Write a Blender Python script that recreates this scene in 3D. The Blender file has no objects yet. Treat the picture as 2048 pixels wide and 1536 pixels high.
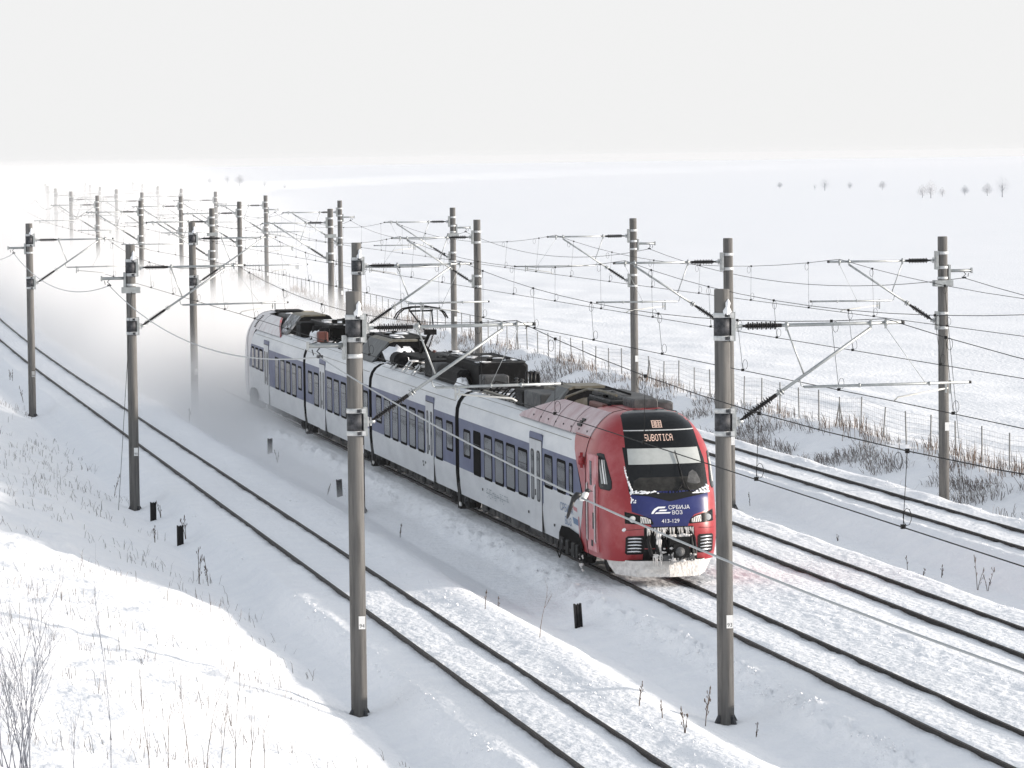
import bpy, bmesh, math, random
import numpy as np
from mathutils import Vector, Matrix
R = math.radians
random.seed(7)
sc = bpy.context.scene
col = sc.collection

# ---------------------------------------------------------------- camera
CAM_H = 10.93
cam = bpy.data.objects.new('camera', bpy.data.cameras.new('camera')); col.objects.link(cam)
cam.data.sensor_width = 36.0; cam.data.lens = 36.0*8000/2048
cam.data.clip_start = 0.5; cam.data.clip_end = 20000
_y, _p, _r = R(10.6), R(3.245), R(-0.742)
F = Vector((math.sin(_y)*math.cos(_p), math.cos(_y)*math.cos(_p), -math.sin(_p)))
RT = Vector((math.cos(_y), -math.sin(_y), 0)); UP = RT.cross(F)
RT2 = math.cos(_r)*RT + math.sin(_r)*UP; UP2 = -math.sin(_r)*RT + math.cos(_r)*UP
M = Matrix((RT2, UP2, -F)).transposed().to_4x4(); M.translation = Vector((0, 0, CAM_H))
cam.matrix_world = M
sc.camera = cam

# ---------------------------------------------------------------- light
SUN_EL, SUN_AZ = 9.9, 101.5          # degrees; azimuth clockwise from +Y (the track direction)
to_sun = Vector((math.sin(R(SUN_AZ))*math.cos(R(SUN_EL)), math.cos(R(SUN_AZ))*math.cos(R(SUN_EL)), math.sin(R(SUN_EL))))
sun = bpy.data.objects.new('sun', bpy.data.lights.new('sun', 'SUN')); col.objects.link(sun)
sun.data.energy = 2.45; sun.data.angle = R(3.6); sun.data.color = (1.0, 0.91, 0.82)
sun.rotation_euler = to_sun.to_track_quat('Z', 'Y').to_euler()
w = bpy.data.worlds.new('World'); sc.world = w; w.use_nodes = True
nt = w.node_tree; nt.nodes.clear()
def N(tree, t, **k):
    n = tree.nodes.new(t)
    for a, b in k.items(): setattr(n, a, b)
    return n
out = N(nt, 'ShaderNodeOutputWorld')
sky = N(nt, 'ShaderNodeTexSky', sky_type='NISHITA', sun_disc=False, sun_elevation=R(SUN_EL), sun_rotation=R(SUN_AZ),
        air_density=1.0, dust_density=2.0, ozone_density=1.0)
b1 = N(nt, 'ShaderNodeBackground'); b1.inputs[1].default_value = 0.15
b2 = N(nt, 'ShaderNodeBackground'); b2.inputs[0].default_value = (0.885, 0.885, 0.885, 1); b2.inputs[1].default_value = 0.392
mx = N(nt, 'ShaderNodeMixShader'); tc = N(nt, 'ShaderNodeTexCoord'); sx = N(nt, 'ShaderNodeSeparateXYZ')
mr = N(nt, 'ShaderNodeMapRange', interpolation_type='SMOOTHSTEP')   # milky air low over the horizon
mr.inputs['From Min'].default_value = 0.05; mr.inputs['From Max'].default_value = 0.55
mr.inputs['To Min'].default_value = 0.0; mr.inputs['To Max'].default_value = 0.75
L = nt.links.new
L(tc.outputs['Generated'], sx.inputs[0]); L(sx.outputs['Z'], mr.inputs['Value']); L(mr.outputs[0], mx.inputs[0])
hs = N(nt, 'ShaderNodeHueSaturation'); hs.inputs['Saturation'].default_value = .46; L(sky.outputs[0], hs.inputs['Color']); L(hs.outputs[0], b1.inputs[0]); L(b2.outputs[0], mx.inputs[1]); L(b1.outputs[0], mx.inputs[2]); L(mx.outputs[0], out.inputs[0])
sc.view_settings.view_transform = 'Standard'; sc.view_settings.look = 'None'
sc.view_settings.exposure = 1.35; sc.view_settings.gamma = 1.0
sc.cycles.max_bounces = 8; sc.cycles.diffuse_bounces = 3; sc.cycles.glossy_bounces = 3
sc.cycles.volume_bounces = 1; sc.cycles.volume_step_rate = 0.5; sc.cycles.volume_max_steps = 128
sc.cycles.use_denoising = True; sc.cycles.caustics_reflective = False; sc.cycles.caustics_refractive = False

# ---------------------------------------------------------------- helpers
def tag(o, label=None, cat=None, group=None, kind=None):
    if label: o['label'] = label
    if cat: o['category'] = cat
    if group: o['group'] = group
    if kind: o['kind'] = kind
    return o
class MB:
    def __init__(s): s.v = []; s.f = []; s.m = []; s.sm = []
    def add(s, vs, fs, m=0, smooth=False):
        b = len(s.v); s.v += [tuple(p) for p in vs]
        for f in fs: s.f.append(tuple(i+b for i in f)); s.m.append(m); s.sm.append(smooth)
        return s
    def box(s, a, b, m=0):
        (x0, y0, z0), (x1, y1, z1) = a, b
        vs = [(x0,y0,z0),(x1,y0,z0),(x1,y1,z0),(x0,y1,z0),(x0,y0,z1),(x1,y0,z1),(x1,y1,z1),(x0,y1,z1)]
        return s.add(vs, [(0,3,2,1),(4,5,6,7),(0,1,5,4),(1,2,6,5),(2,3,7,6),(3,0,4,7)], m)
    def cbox(s, a, b, c=0.04, m=0):       # box with bevelled edges along its long side and top
        (x0, y0, z0), (x1, y1, z1) = a, b
        ring = [(x0,z0),(x1,z0),(x1,z1-c),(x1-c,z1),(x0+c,z1),(x0,z1-c)]
        yy = [(y0, 1), (y0+c, 0), (y1-c, 0), (y1, 1)]
        vs = []
        for y, e in yy:
            for x, z in ring:
                cx, cz = (x0+x1)/2, (z0+z1)/2
                k = 1.0
                if e: x = cx+(x-cx)*(1-min(.5, c/max(.05, x1-x0)*1.5)); z = cz+(z-cz)*(1-min(.5, c/max(.05, z1-z0)*1.5))
                vs.append((x, y, z))
        n = len(ring); fs = []
        for j in range(3):
            for i in range(n):
                fs.append((j*n+i, j*n+(i+1) % n, (j+1)*n+(i+1) % n, (j+1)*n+i))
        fs.append(tuple(range(n))[::-1]); fs.append(tuple(range(3*n, 4*n)))
        return s.add(vs, [f[::-1] for f in fs], m)
    def tube(s, pts, r, n=8, m=0, caps=True, smooth=True):
        pts = [Vector(p) for p in pts]; rs = r if isinstance(r, (list, tuple)) else [r]*len(pts)
        vs = []; prev = None
        for i, p in enumerate(pts):
            d = (pts[min(i+1, len(pts)-1)]-pts[max(i-1, 0)])
            if d.length < 1e-9: d = Vector((0, 0, 1))
            d.normalize()
            ref = prev if prev is not None else (Vector((0, 0, 1)) if abs(d.z) < .9 else Vector((1, 0, 0)))
            u = (ref - d*ref.dot(d))
            if u.length < 1e-6: u = d.orthogonal()
            u.normalize(); prev = u; v = d.cross(u)
            for k in range(n):
                a = 2*math.pi*k/n; vs.append(p+(u*math.cos(a)+v*math.sin(a))*rs[i])
        fs = []
        for i in range(len(pts)-1):
            for k in range(n): fs.append((i*n+k, i*n+(k+1) % n, (i+1)*n+(k+1) % n, (i+1)*n+k))
        s.add(vs, fs, m, smooth)
        if caps:
            b = len(s.v)-len(vs)
            s.f.append(tuple(b+k for k in range(n))[::-1]); s.m.append(m); s.sm.append(False)
            s.f.append(tuple(b+(len(pts)-1)*n+k for k in range(n))); s.m.append(m); s.sm.append(False)
        return s
    def lathe(s, a, b, prof, n=12, m=0):  # prof: (t along a->b in metres, radius)
        a, b = Vector(a), Vector(b); d = (b-a).normalized()
        return s.tube([a+d*t for t, r in prof], [r for t, r in prof], n, m, smooth=False)
    def grid(s, P, m=0, smooth=True):      # P[i][j] points; m int or func(i,j)
        ni, nj = len(P), len(P[0]); b = len(s.v)
        for row in P: s.v += [tuple(p) for p in row]
        for i in range(ni-1):
            for j in range(nj-1):
                s.f.append((b+i*nj+j, b+i*nj+j+1, b+(i+1)*nj+j+1, b+(i+1)*nj+j))
                s.m.append(m(i, j) if callable(m) else m); s.sm.append(smooth)
        return s
    def mesh(s, name, mats):
        me = bpy.data.meshes.new(name); me.from_pydata(s.v, [], s.f)
        for q in (mats if isinstance(mats, (list, tuple)) else [mats]): me.materials.append(q)
        me.polygons.foreach_set('material_index', s.m); me.polygons.foreach_set('use_smooth', s.sm)
        me.update(); return me
    def build(s, name, mats, parent=None):
        return link(name, s.mesh(name, mats), parent)
def link(name, data, parent=None, loc=None, rz=0):
    o = bpy.data.objects.new(name, data); col.objects.link(o)
    if parent: o.parent = parent
    if loc is not None: o.location = loc
    if rz: o.rotation_euler = (0, 0, rz)
    return o
def empty(name, loc=(0, 0, 0), rz=0):
    o = bpy.data.objects.new(name, None); col.objects.link(o); o.location = loc; o.rotation_euler = (0, 0, rz)
    o.empty_display_size = .3
    return o
def fixn(o):                               # make the normals of a closed mesh point outwards
    bm = bmesh.new(); bm.from_mesh(o.data); bmesh.ops.recalc_face_normals(bm, faces=bm.faces); bm.to_mesh(o.data); bm.free(); return o

# value noise
def _h(ix, iy, s=0):
    n = (ix*374761393 + iy*668265263 + s*974711) & 0xffffffff
    n = ((n ^ (n >> 13))*1274126177) & 0xffffffff
    return ((n ^ (n >> 16)) & 0xffff)/65535.0
def vn(x, y, s=0):
    x = np.asarray(x, float); y = np.asarray(y, float)
    ix = np.floor(x).astype(np.int64); iy = np.floor(y).astype(np.int64)
    fx = x-ix; fy = y-iy; fx = fx*fx*(3-2*fx); fy = fy*fy*(3-2*fy)
    a = _h(ix, iy, s); b = _h(ix+1, iy, s); c = _h(ix, iy+1, s); d = _h(ix+1, iy+1, s)
    return (a*(1-fx)+b*fx)*(1-fy)+(c*(1-fx)+d*fx)*fy - .5
def fbm(x, y, s=0, o=3):
    t = 0; a = 1.0
    for k in range(o): t = t + a*vn(x*2**k+17*k, y*2**k+31*k, s+k); a *= .5
    return t

# ---------------------------------------------------------------- layout of the line
GA = 0.7535
TRK = dict(A=14.996, B=22.40, C=27.515, D=34.813)
def cur(Y): return np.maximum(np.asarray(Y, float)-199.5, 0)**2/2/4879.0
PROF = [(-3000, 2.2), (-60, 2.2), (0, 2.15), (4, 1.68), (6, 1.28), (8, .70), (9.6, .16), (10.6, -.20), (11.3, -.47), (12.1, -.74), (12.75, -.55), (13.25, -.2), (13.6, -.13),
        (14.19, -.095), (14.30, -.095), (14.5, -.075), (15.3, -.06), (15.6, -.085), (15.70, -.09), (15.82, -.085), (16.3, -.075), (16.75, -.04), (17.35, -.045), (17.7, -.12), (18.2, -.5), (19.3, -.8), (20.2, -.6),
        (20.8, -.2), (21.1, -.12), (21.60, -.095), (21.72, -.095), (21.95, -.06), (22.9, -.06), (23.05, -.09), (23.2, -.085), (23.8, -.06), (24.6, -.03), (25.4, 0.0), (26.3, -.06),
        (26.70, -.095), (26.82, -.095), (27.0, -.06), (28.0, -.06), (28.2, -.09), (28.32, -.08), (28.9, -.05), (29.5, -.10), (30.2, -.55), (31.2, -.82), (32.2, -.75),
        (33.0, -.28), (33.4, -.10), (34.0, -.09), (34.12, -.09), (34.3, -.07), (35.3, -.07), (35.5, -.09), (35.62, -.08), (36.2, -.03), (36.7, -.07), (37.3, -.35), (38.2, -.72), (39.0, -.72), (40.0, -.45),
        (41.0, -.08), (41.7, .08), (42.6, .02), (45, -.12), (60, -.25), (300, -.3), (6000, -.3)]
PX = [a for a, b in PROF]; PZ = [b for a, b in PROF]
def sstep(a, b, x):
    t = np.clip((x-a)/(b-a), 0, 1); return t*t*(3-2*t)
def bandw(x, c, wd): return np.exp(-((x-c)/wd)**2)
def H(X, Y, detail=True):
    X = np.asarray(X, float); Y = np.asarray(Y, float)
    x = X-cur(Y)
    wig = .42*vn(Y/8.5, Y*0, 31)+.20*vn(Y/2.6, Y*0+3, 32)
    z = np.interp(x + wig*(bandw(x, 18.2, .9)+bandw(x, 30.2, .7)+bandw(x, 37.6, .8)+.8*bandw(x, 20.4, .5)+.8*bandw(x, 32.6, .6)+.7*bandw(x, 12.9, .5)), PX, PZ)
    # wandering drift crest right of the first track
    c = 17.05+.25*vn(Y/9, Y*0, 3); z = z + bandw(x, c, .5)*(.045+.13*vn(Y/7, Y*0+5, 4))
    c2 = 13.2+.2*vn(Y/6, Y*0, 5); z = z + bandw(x, c2, .3)*(.05+.10*vn(Y/5, Y*0+9, 6))
    z = z + bandw(x, 33.2, .3)*(.04+.08*vn(Y/3, Y*0+2, 8)) + bandw(x, 36.5, .25)*(.05+.1*vn(Y/2.2, Y*0+3, 9)) + bandw(x, 29.35, .25)*(.03+.07*vn(Y/2.4, Y*0+4, 10))
    if detail:
        far = sstep(42, 44, x); left = 1-sstep(9.5, 12.5, x)
        ditch = bandw(x, 19.2, 1.0)+bandw(x, 31.3, .9)
        z = z + fbm(x*.9, Y*.45, 11)*.035*(1-.6*np.clip(ditch, 0, 1))
        z = z + left*(fbm(x*.35, Y*.22, 12)*.30 + fbm(x*1.3, Y*.8, 13)*.16 + np.maximum(fbm(x*3.1, Y*1.9, 18), 0)*.10)
        bank = sstep(37, 38.5, x)*(1-sstep(41.8, 43, x)); z = z + bank*(fbm(x*1.1, Y*.5, 14)*.22)
        z = z + far*(fbm(x*.30, Y*.14, 15, 4)*.16 + np.maximum(fbm(x*.75, Y*.20, 16), 0)*.16)
        for rx in (14.25, 15.75, 21.65, 23.15, 26.76, 28.27, 34.06, 35.57): z = z + bandw(x, rx, .22)*fbm(Y*1.6, Y*0+rx, 24)*.035
        # thrown-up crumbs and clods in strips along the rails
        clod = (1.9*bandw(x, 20.6+.3*vn(Y/4, Y*0, 21), .25) + .45*bandw(x, 13.05, .25)*sstep(.0, .2, vn(Y/4, Y*0+1, 22))
                + .35*bandw(x, 24.9, .9) + .22*bandw(x, 14.75, .35) + .3*bandw(x, 16.5, .3) + .3*bandw(x, 29.1, .3) + .3*bandw(x, 33.5, .25) + .3*bandw(x, 36.3, .3)+.12*bandw(x, 34.8, .5))
        z = z + clod*np.maximum(fbm(x*5.5, Y*2.6, 23, 2), -.15)*.16
    return z
def H1(X, Y): return float(H(np.array([X]), np.array([Y]))[0])

# ---------------------------------------------------------------- materials
def mat(name, base=(.5, .5, .5), rough=.6, metal=0.0, noise=None, bump=None, spec=None, emit=None):
    m = bpy.data.materials.new(name); m.use_nodes = True; t = m.node_tree
    b = t.nodes['Principled BSDF']; b.inputs['Base Color'].default_value = (*base, 1); b.inputs['Roughness'].default_value = rough; b.inputs['Metallic'].default_value = metal
    if spec is not None: b.inputs['Specular IOR Level'].default_value = spec
    tcn = N(t, 'ShaderNodeTexCoord')
    if noise:                              # (scale, colour2, low, high[, stretch])
        nz = N(t, 'ShaderNodeTexNoise'); nz.inputs['Scale'].default_value = noise[0]; nz.inputs['Detail'].default_value = 6; nz.inputs['Roughness'].default_value = .65
        mp = N(t, 'ShaderNodeMapping'); mp.inputs['Scale'].default_value = noise[4] if len(noise) > 4 else (1, 1, 1)
        t.links.new(tcn.outputs['Object'], mp.inputs[0]); t.links.new(mp.outputs[0], nz.inputs[0])
        rp = N(t, 'ShaderNodeMapRange'); rp.inputs['From Min'].default_value = noise[2]; rp.inputs['From Max'].default_value = noise[3]
        t.links.new(nz.outputs[0], rp.inputs[0])
        mxn = N(t, 'ShaderNodeMix', data_type='RGBA'); mxn.inputs[6].default_value = (*base, 1); mxn.inputs[7].default_value = (*noise[1], 1)
        t.links.new(rp.outputs[0], mxn.inputs[0]); t.links.new(mxn.outputs[2], b.inputs['Base Color'])
    if bump:                               # (scale, strength, distance)
        nb = N(t, 'ShaderNodeTexNoise'); nb.inputs['Scale'].default_value = bump[0]; nb.inputs['Detail'].default_value = 5
        mp2 = N(t, 'ShaderNodeMapping'); mp2.inputs['Scale'].default_value = bump[3] if len(bump) > 3 else (1, 1, 1)
        t.links.new(tcn.outputs['Object'], mp2.inputs[0]); t.links.new(mp2.outputs[0], nb.inputs[0])
        bp = N(t, 'ShaderNodeBump'); bp.inputs['Strength'].default_value = bump[1]; bp.inputs['Distance'].default_value = bump[2]
        t.links.new(nb.outputs[0], bp.inputs['Height']); t.links.new(bp.outputs[0], b.inputs['Normal'])
    if emit: b.inputs['Emission Color'].default_value = (*emit[:3], 1); b.inputs['Emission Strength'].default_value = emit[3]
    return m
MT = {}
MT['snow'] = mat('snow', (.86, .87, .89), .65, noise=(1.3, (.80, .815, .85), .35, .75), bump=(5.5, .8, .07, (1, .55, 1)), spec=.25)
MT['roof_snow'] = mat('roof_snow', (.86, .87, .89), .7, bump=(9, .6, .05))
MT['rail'] = mat('rail_steel', (.012, .010, .009), .6, 0, spec=.2, noise=(5, (.035, .024, .019), .45, .75))
MT['concrete'] = mat('concrete', (.158, .153, .146), .9, spec=.2, noise=(1.6, (.072, .071, .070), .42, .72, (7, 7, .35)), bump=(40, .25, .01))
MT['zinc'] = mat('galvanised_steel', (.42, .44, .44), .45, .55, noise=(9, (.30, .31, .31), .4, .7))
MT['zinc_light'] = mat('bright_clamp_steel', (.62, .63, .63), .5, .3, noise=(14, (.45, .46, .46), .4, .7))
MT['strap'] = mat('dark_strap', (.02, .023, .027), .6, spec=.3, noise=(8, (.09, .09, .1), .4, .7))
MT['insul'] = mat('insulator_brown', (.012, .010, .010), .35, spec=.3)
MT['arm'] = mat('pale_steady_arm', (.66, .65, .61), .5)
MT['wire'] = mat('wire_copper_black', (.008, .008, .008), .7, spec=.2)
MT['alu'] = mat('aluminium_cable', (.34, .36, .37), .45, .5)
MT['plate'] = mat('number_plate_white', (.8, .8, .79), .6)
MT['ink'] = mat('plate_ink', (.03, .03, .03), .6)
MT['black'] = mat('black_post_plastic', (.006, .006, .007), .6, noise=(9, (.014, .014, .016), .45, .7), spec=.2)
MT['tw'] = mat('train_white', (.66, .675, .69), .42, noise=(.8, (.47, .495, .53), .40, .72, (1, .35, 1.3)), bump=(1.1, .12, .02))
MT['ts'] = mat('train_silver', (.58, .59, .60), .42, noise=(1.2, (.46, .47, .485), .35, .7, (1, .4, 1.5)))
MT['tb'] = mat('train_blue_frosted', (.028, .042, .125), .45, noise=(1.6, (.075, .10, .19), .38, .72, (1, .5, 1)))
MT['tblue'] = mat('train_blue', (.012, .018, .115), .28, noise=(3.0, (.03, .04, .15), .5, .8))
MT['tr'] = mat('train_red', (.30, .018, .024), .34, noise=(1.1, (.43, .115, .12), .45, .8, (1, 1, 1)), bump=(1.5, .05, .02))
MT['trf'] = mat('train_red_frosted', (.43, .30, .31), .65, noise=(2.0, (.56, .47, .48), .35, .65))
MT['tail'] = mat('train_red_snow_covered', (.62, .56, .56), .7, noise=(1.8, (.74, .73, .73), .3, .6))
MT['cdoor'] = mat('cab_door_red_frosted', (.48, .14, .15), .45, noise=(2.4, (.6, .34, .35), .4, .7))
MT['glass'] = mat('window_glass', (.014, .017, .019), .06, noise=(.8, (.045, .05, .054), .4, .75, (1, 1, .6)), bump=(.7, .05, .10, (1, 1, 2.2)), spec=.14)
MT['glassn'] = mat('windscreen_glass', (.006, .007, .008), .07, spec=.3)
MT['shade'] = mat('sun_blind', (.42, .44, .43), .7, noise=(6, (.36, .38, .37), .4, .7))
MT['int'] = mat('cab_interior', (.02, .02, .02), .8, spec=.1, noise=(5, (.045, .045, .042), .4, .7))
MT['rub'] = mat('black_rubber', (.006, .006, .007), .5, spec=.25)
MT['gloss'] = mat('black_gloss_panel', (.004, .005, .006), .2, spec=.22)
MT['dark'] = mat('roof_equipment_black', (.006, .006, .0065), .75, spec=.12, noise=(5, (.03, .03, .031), .54, .8), bump=(18, .3, .02))
MT['grey'] = mat('roof_equipment_grey', (.06, .062, .064), .7, spec=.2, noise=(4, (.14, .14, .14), .45, .7))
MT['olive'] = mat('roof_panel_khaki', (.13, .115, .08), .6, noise=(4, (.22, .21, .19), .45, .7))
MT['panel'] = mat('roof_panel_slate', (.035, .042, .046), .55, noise=(3, (.09, .10, .105), .45, .7))
MT['rust'] = mat('rusty_fitting', (.12, .035, .025), .6)
MT['under'] = mat('underframe_dark', (.009, .009, .009), .7, spec=.2, noise=(4, (.35, .36, .38), .60, .80))
MT['deck'] = mat('roof_deck', (.10, .105, .11), .6, noise=(1.6, (.62, .64, .67), .50, .62))
MT['led'] = mat('led_amber', (.2, .1, .06), .5, emit=(1.0, .76, .66, .34))
MT['lamp'] = mat('headlight_lens', (.55, .56, .55), .12, spec=.8)
MT['lampw'] = mat('headlight_reflector', (.80, .76, .72), .3)
MT['chrome'] = mat('grille_chrome', (.75, .76, .78), .18, .8)
MT['white'] = mat('lettering_white', (.82, .82, .83), .5)
MT['txtb'] = mat('lettering_blue', (.10, .17, .30), .5)
MT['stripe_r'] = mat('stripe_red', (.42, .16, .18), .5)
MT['stripe_b'] = mat('stripe_blue', (.08, .15, .26), .5)
MT['stripe_g'] = mat('stripe_grey', (.28, .33, .36), .5)
MT['ice'] = mat('dirty_ice', (.72, .70, .68), .35, noise=(7, (.5, .48, .46), .42, .7), bump=(12, .6, .05))
MT['weed'] = mat('dry_weed', (.075, .05, .035), .9)
MT['reed'] = mat('dry_reed', (.17, .115, .08), .9, noise=(.6, (.08, .06, .05), .4, .65))
MT['twig'] = mat('frosted_twig', (.20, .21, .24), .9)
MT['stalk'] = mat('dry_stalk', (.12, .10, .09), .9, noise=(.7, (.28, .27, .27), .45, .6))
MT['post'] = mat('fence_post_steel', (.22, .22, .215), .6, noise=(6, (.15, .15, .15), .4, .7))
MT['mesh'] = mat('fence_wire', (.30, .30, .30), .6)
MT['bark'] = mat('haze_paled_bark', (.36, .37, .40), .9)  # bark lightened so the far trees fade: haze put into the colour
MT['void'] = mat('black_trim_and_hollow_shade', (.004, .004, .004), .9, spec=.05)  # plain black trim, also painted shade for wheel arches and the open window
MT['under2'] = mat('underframe_snowed', (.03, .03, .031), .9, spec=.1, noise=(1.2, (.13, .125, .12), .42, .72))
MT['feather'] = mat('feather_black', (.012, .012, .014), .45)
MT['belly'] = mat('feather_white', (.75, .75, .73), .8)
MT['bird'] = mat('feather_brown', (.05, .04, .032), .8)

# ---------------------------------------------------------------- ground, sky side
def make_ground():
    xs = np.concatenate([-np.geomspace(12, 3000, 26)[::-1]+12-12, np.arange(-10, 2, 1.0), np.arange(2, 12, .22), np.arange(12, 31, .085), np.arange(31, 44, .11)])
    x = 44.0; st = .16; ext = []
    while x < 5200: ext.append(x); x += st; st *= 1.055
    xs = np.concatenate([xs, ext, [5200]])
    ys = [-150, -80, -30, 0, 20, 35, 45, 52]; y = 56.0
    while y < 6000: ys.append(y); y += max(.22, (y/95.0)**1.75*.22) if y < 600 else y*.03
    ys = np.array(ys+[6000.0])
    Xp, Y = np.meshgrid(xs, ys, indexing='xy')
    X = Xp + np.minimum(cur(Y), 60)*np.clip(1-np.abs(Xp-25)/600, 0, 1)
    Z = H(X, Y)
    v = np.stack([X, Y, Z], -1).reshape(-1, 3); ny, nx = X.shape
    i = np.arange(ny-1)[:, None]*nx+np.arange(nx-1)[None, :]
    f = np.stack([i, i+1, i+nx+1, i+nx], -1).reshape(-1, 4)
    me = bpy.data.meshes.new('snow_ground')
    me.vertices.add(len(v)); me.vertices.foreach_set('co', v.ravel())
    me.loops.add(f.size); me.loops.foreach_set('vertex_index', f.ravel().astype(np.int32))
    me.polygons.add(len(f)); me.polygons.foreach_set('loop_start', np.arange(len(f), dtype=np.int32)*4)
    me.polygons.foreach_set('use_smooth', np.ones(len(f), bool))
    me.update(calc_edges=True); me.validate(); me.materials.append(MT['snow'])
    return tag(link('snow_ground', me), 'wide snow covered ground with railway benches, shallow ditches and open field', 'snow', kind='structure')
make_ground()

# ---------------------------------------------------------------- tracks
def make_tracks():
    names = dict(A='snowed railway track nearest the left bank, empty and farthest to the left', B='railway track the red, white and blue train is running on',
                 C='empty railway track just right of the one with the train', D='empty railway track below the weedy bank and fence, farthest to the right')
    ys = np.concatenate([np.arange(20, 200, 6.0), np.arange(200, 800, 8.0)])
    for k in 'ABCD':
        root = tag(empty('railway_track', (0, 0, 0)), names[k], 'railway track', 'parallel railway tracks in the snow')
        for s in (-1, 1):
            mb = MB(); rows = []
            prof = [(-.036, 0), (.036, 0), (.036, -.045), (.012, -.055), (.012, -.15), (.075, -.17), (.075, -.2), (-.075, -.2), (-.075, -.17), (-.012, -.15), (-.012, -.055), (-.036, -.045), (-.036, 0)]
            for y in ys:
                x0 = TRK[k]+s*GA+float(cur(y)); rows.append([(x0+a, y, b) for a, b in prof])
            mb.grid(rows, 0, False); mb.build('rail', MT['rail'], root)
make_tracks()

# ---------------------------------------------------------------- overhead line masts
def insulator(mb, a, b, n_ribs, r=.085, core=.035):
    a, b = Vector(a), Vector(b); Ln = (b-a).length
    prof = [(0, .028), (.10*Ln, .028), (.12*Ln, core+.012)]
    for i in range(n_ribs):
        t = .18*Ln+.66*Ln*i/(n_ribs-1); rr = r if i % 2 == 0 else r*.78
        prof += [(t-.012, core), (t-.006, rr), (t+.008, rr*.96), (t+.013, core)]
    prof += [(.88*Ln, core+.012), (.90*Ln, .042), (Ln, .042)]
    mb.lathe(a, b, prof, 12)
ZT, ZB = 7.41, 5.45                        # heights of the two cantilever hinges over the rails
def mast_meshes():
    T = {}
    mb = MB(); mb.tube([(0, 0, -1.3), (0, 0, 3), (0, 0, 8.16), (0, 0, 8.18)], [.172, .168, .158, .148], 28); T['pole'] = mb.mesh('pole', MT['concrete'])
    for nm, z in (('top', ZT), ('low', ZB), ('top2', ZT), ('low2', ZB)):
        mb = MB()
        for k in (-1, 1):
            mb.tube([(0, 0, z+k*.235-.05), (0, 0, z+k*.235+.05)], .178, 28, 1)
            mb.box((.12, -.20, z+k*.235-.05), (.2, -.14, z+k*.235+.05), 1); mb.box((.02, -.205, z+k*.235-.035), (.09, -.165, z+k*.235+.035), 0)
        if nm[-1] != '2': mb.tube([(0, 0, z-.185), (0, 0, z+.185)], .173, 28, 0)
        mb.box((.165, -.13, z-.3), (.25, .13, z+.3), 2)
        mb.box((.25, -.06, z-.1), (.285, .06, z+.1), 1)
        mb.tube([(.28, 0, z), (.42, 0, z)], .04, 8, 2); mb.tube([(.33, 0, z-.09), (.33, 0, z+.09)], .022, 6, 1)
        T['clamp_'+nm] = mb.mesh('clamp', [MT['strap'], MT['zinc_light'], MT['zinc']])
    mb = MB(); insulator(mb, (.40, 0, ZT), (1.25, 0, ZT), 13); T['insulator_top'] = mb.mesh('insulator', MT['insul'])
    d = Vector((3.15-.36, 0, 7.33-ZB-.03)); d.normalize(); a = Vector((.36, 0, ZB+.02))
    mb = MB(); insulator(mb, a, a+d*.92, 12); T['insulator_low'] = mb.mesh('insulator', MT['insul'])
    mb = MB(); mb.tube([(1.22, 0, ZT), (3.80, 0, ZT+.01)], .036, 10); mb.tube([(3.80, 0, ZT+.01), (3.87, 0, ZT+.01)], .038, 10, 1)
    for x in (1.36, 3.15, 3.47): mb.tube([(x-.03, 0, ZT+.005), (x+.03, 0, ZT+.005)], .056, 10); mb.box((x-.02, -.02, ZT-.11), (x+.02, .02, ZT+.09))
    T['top_tube'] = mb.mesh('top_tube', [MT['zinc'], MT['ink']])
    mb = MB(); mb.tube([a+d*.90, (3.15, 0, 7.32)], .034, 10)
    for t in (1.0, 1.06): mb.tube([a+d*(t-.01), a+d*(t+.01)], .085, 12, 0)
    T['diagonal_tube'] = mb.mesh('diagonal_tube', MT['zinc'])
    e = a+d*1.62
    mb = MB(); mb.tube([(1.36, 0, ZT-.05), (e.x+.02, 0, e.z)], .018, 8); T['brace_rod'] = mb.mesh('brace_rod', MT['zinc'])
    for v, x1 in (('a', 4.4), ('b', 5.25)):
        s0 = a+d*1.52
        mb = MB(); mb.tube([(1.72, 0, 6.13), (x1, 0, 6.15)], .029, 10); mb.tube([(x1, 0, 6.15), (x1+.05, 0, 6.15)], .031, 10, 1)
        mb.tube([s0, (1.66, 0, 6.16), (1.72, 0, 6.13)], .014, 6)
        for x in (2.9, x1-.85): mb.tube([(x-.015, 0, 6.14), (x+.015, 0, 6.14)], .045, 10)
        mb.tube([(3.47, 0, ZT-.08), (2.9 if v == 'a' else x1-.95, 0, 6.17)], .006, 5)
        T['registration_tube_'+v] = mb.mesh('registration_tube', [MT['zinc'], MT['ink']])
        mb = MB()
        if v == 'a':
            mb.box((2.12, -.02, 5.86), (2.16, .02, 6.18), 1); mb.box((2.2, -.02, 5.90), (2.23, .02, 6.16), 1)
            mb.tube([(2.17, 0, 5.98), (3.35, 0, 5.86), (3.45, 0, 5.80)], .019, 8, 0)
        else:
            mb.box((4.82, -.02, 5.92), (4.86, .02, 6.20), 1); mb.box((4.74, -.02, 5.94), (4.77, .02, 6.18), 1)
            mb.tube([(4.8, 0, 6.04), (3.72, 0, 5.87), (3.64, 0, 5.80)], .019, 8, 0)
        T['steady_arm_'+v] = mb.mesh('steady_arm', [MT['arm'], MT['zinc']])
    mb = MB()
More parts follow.
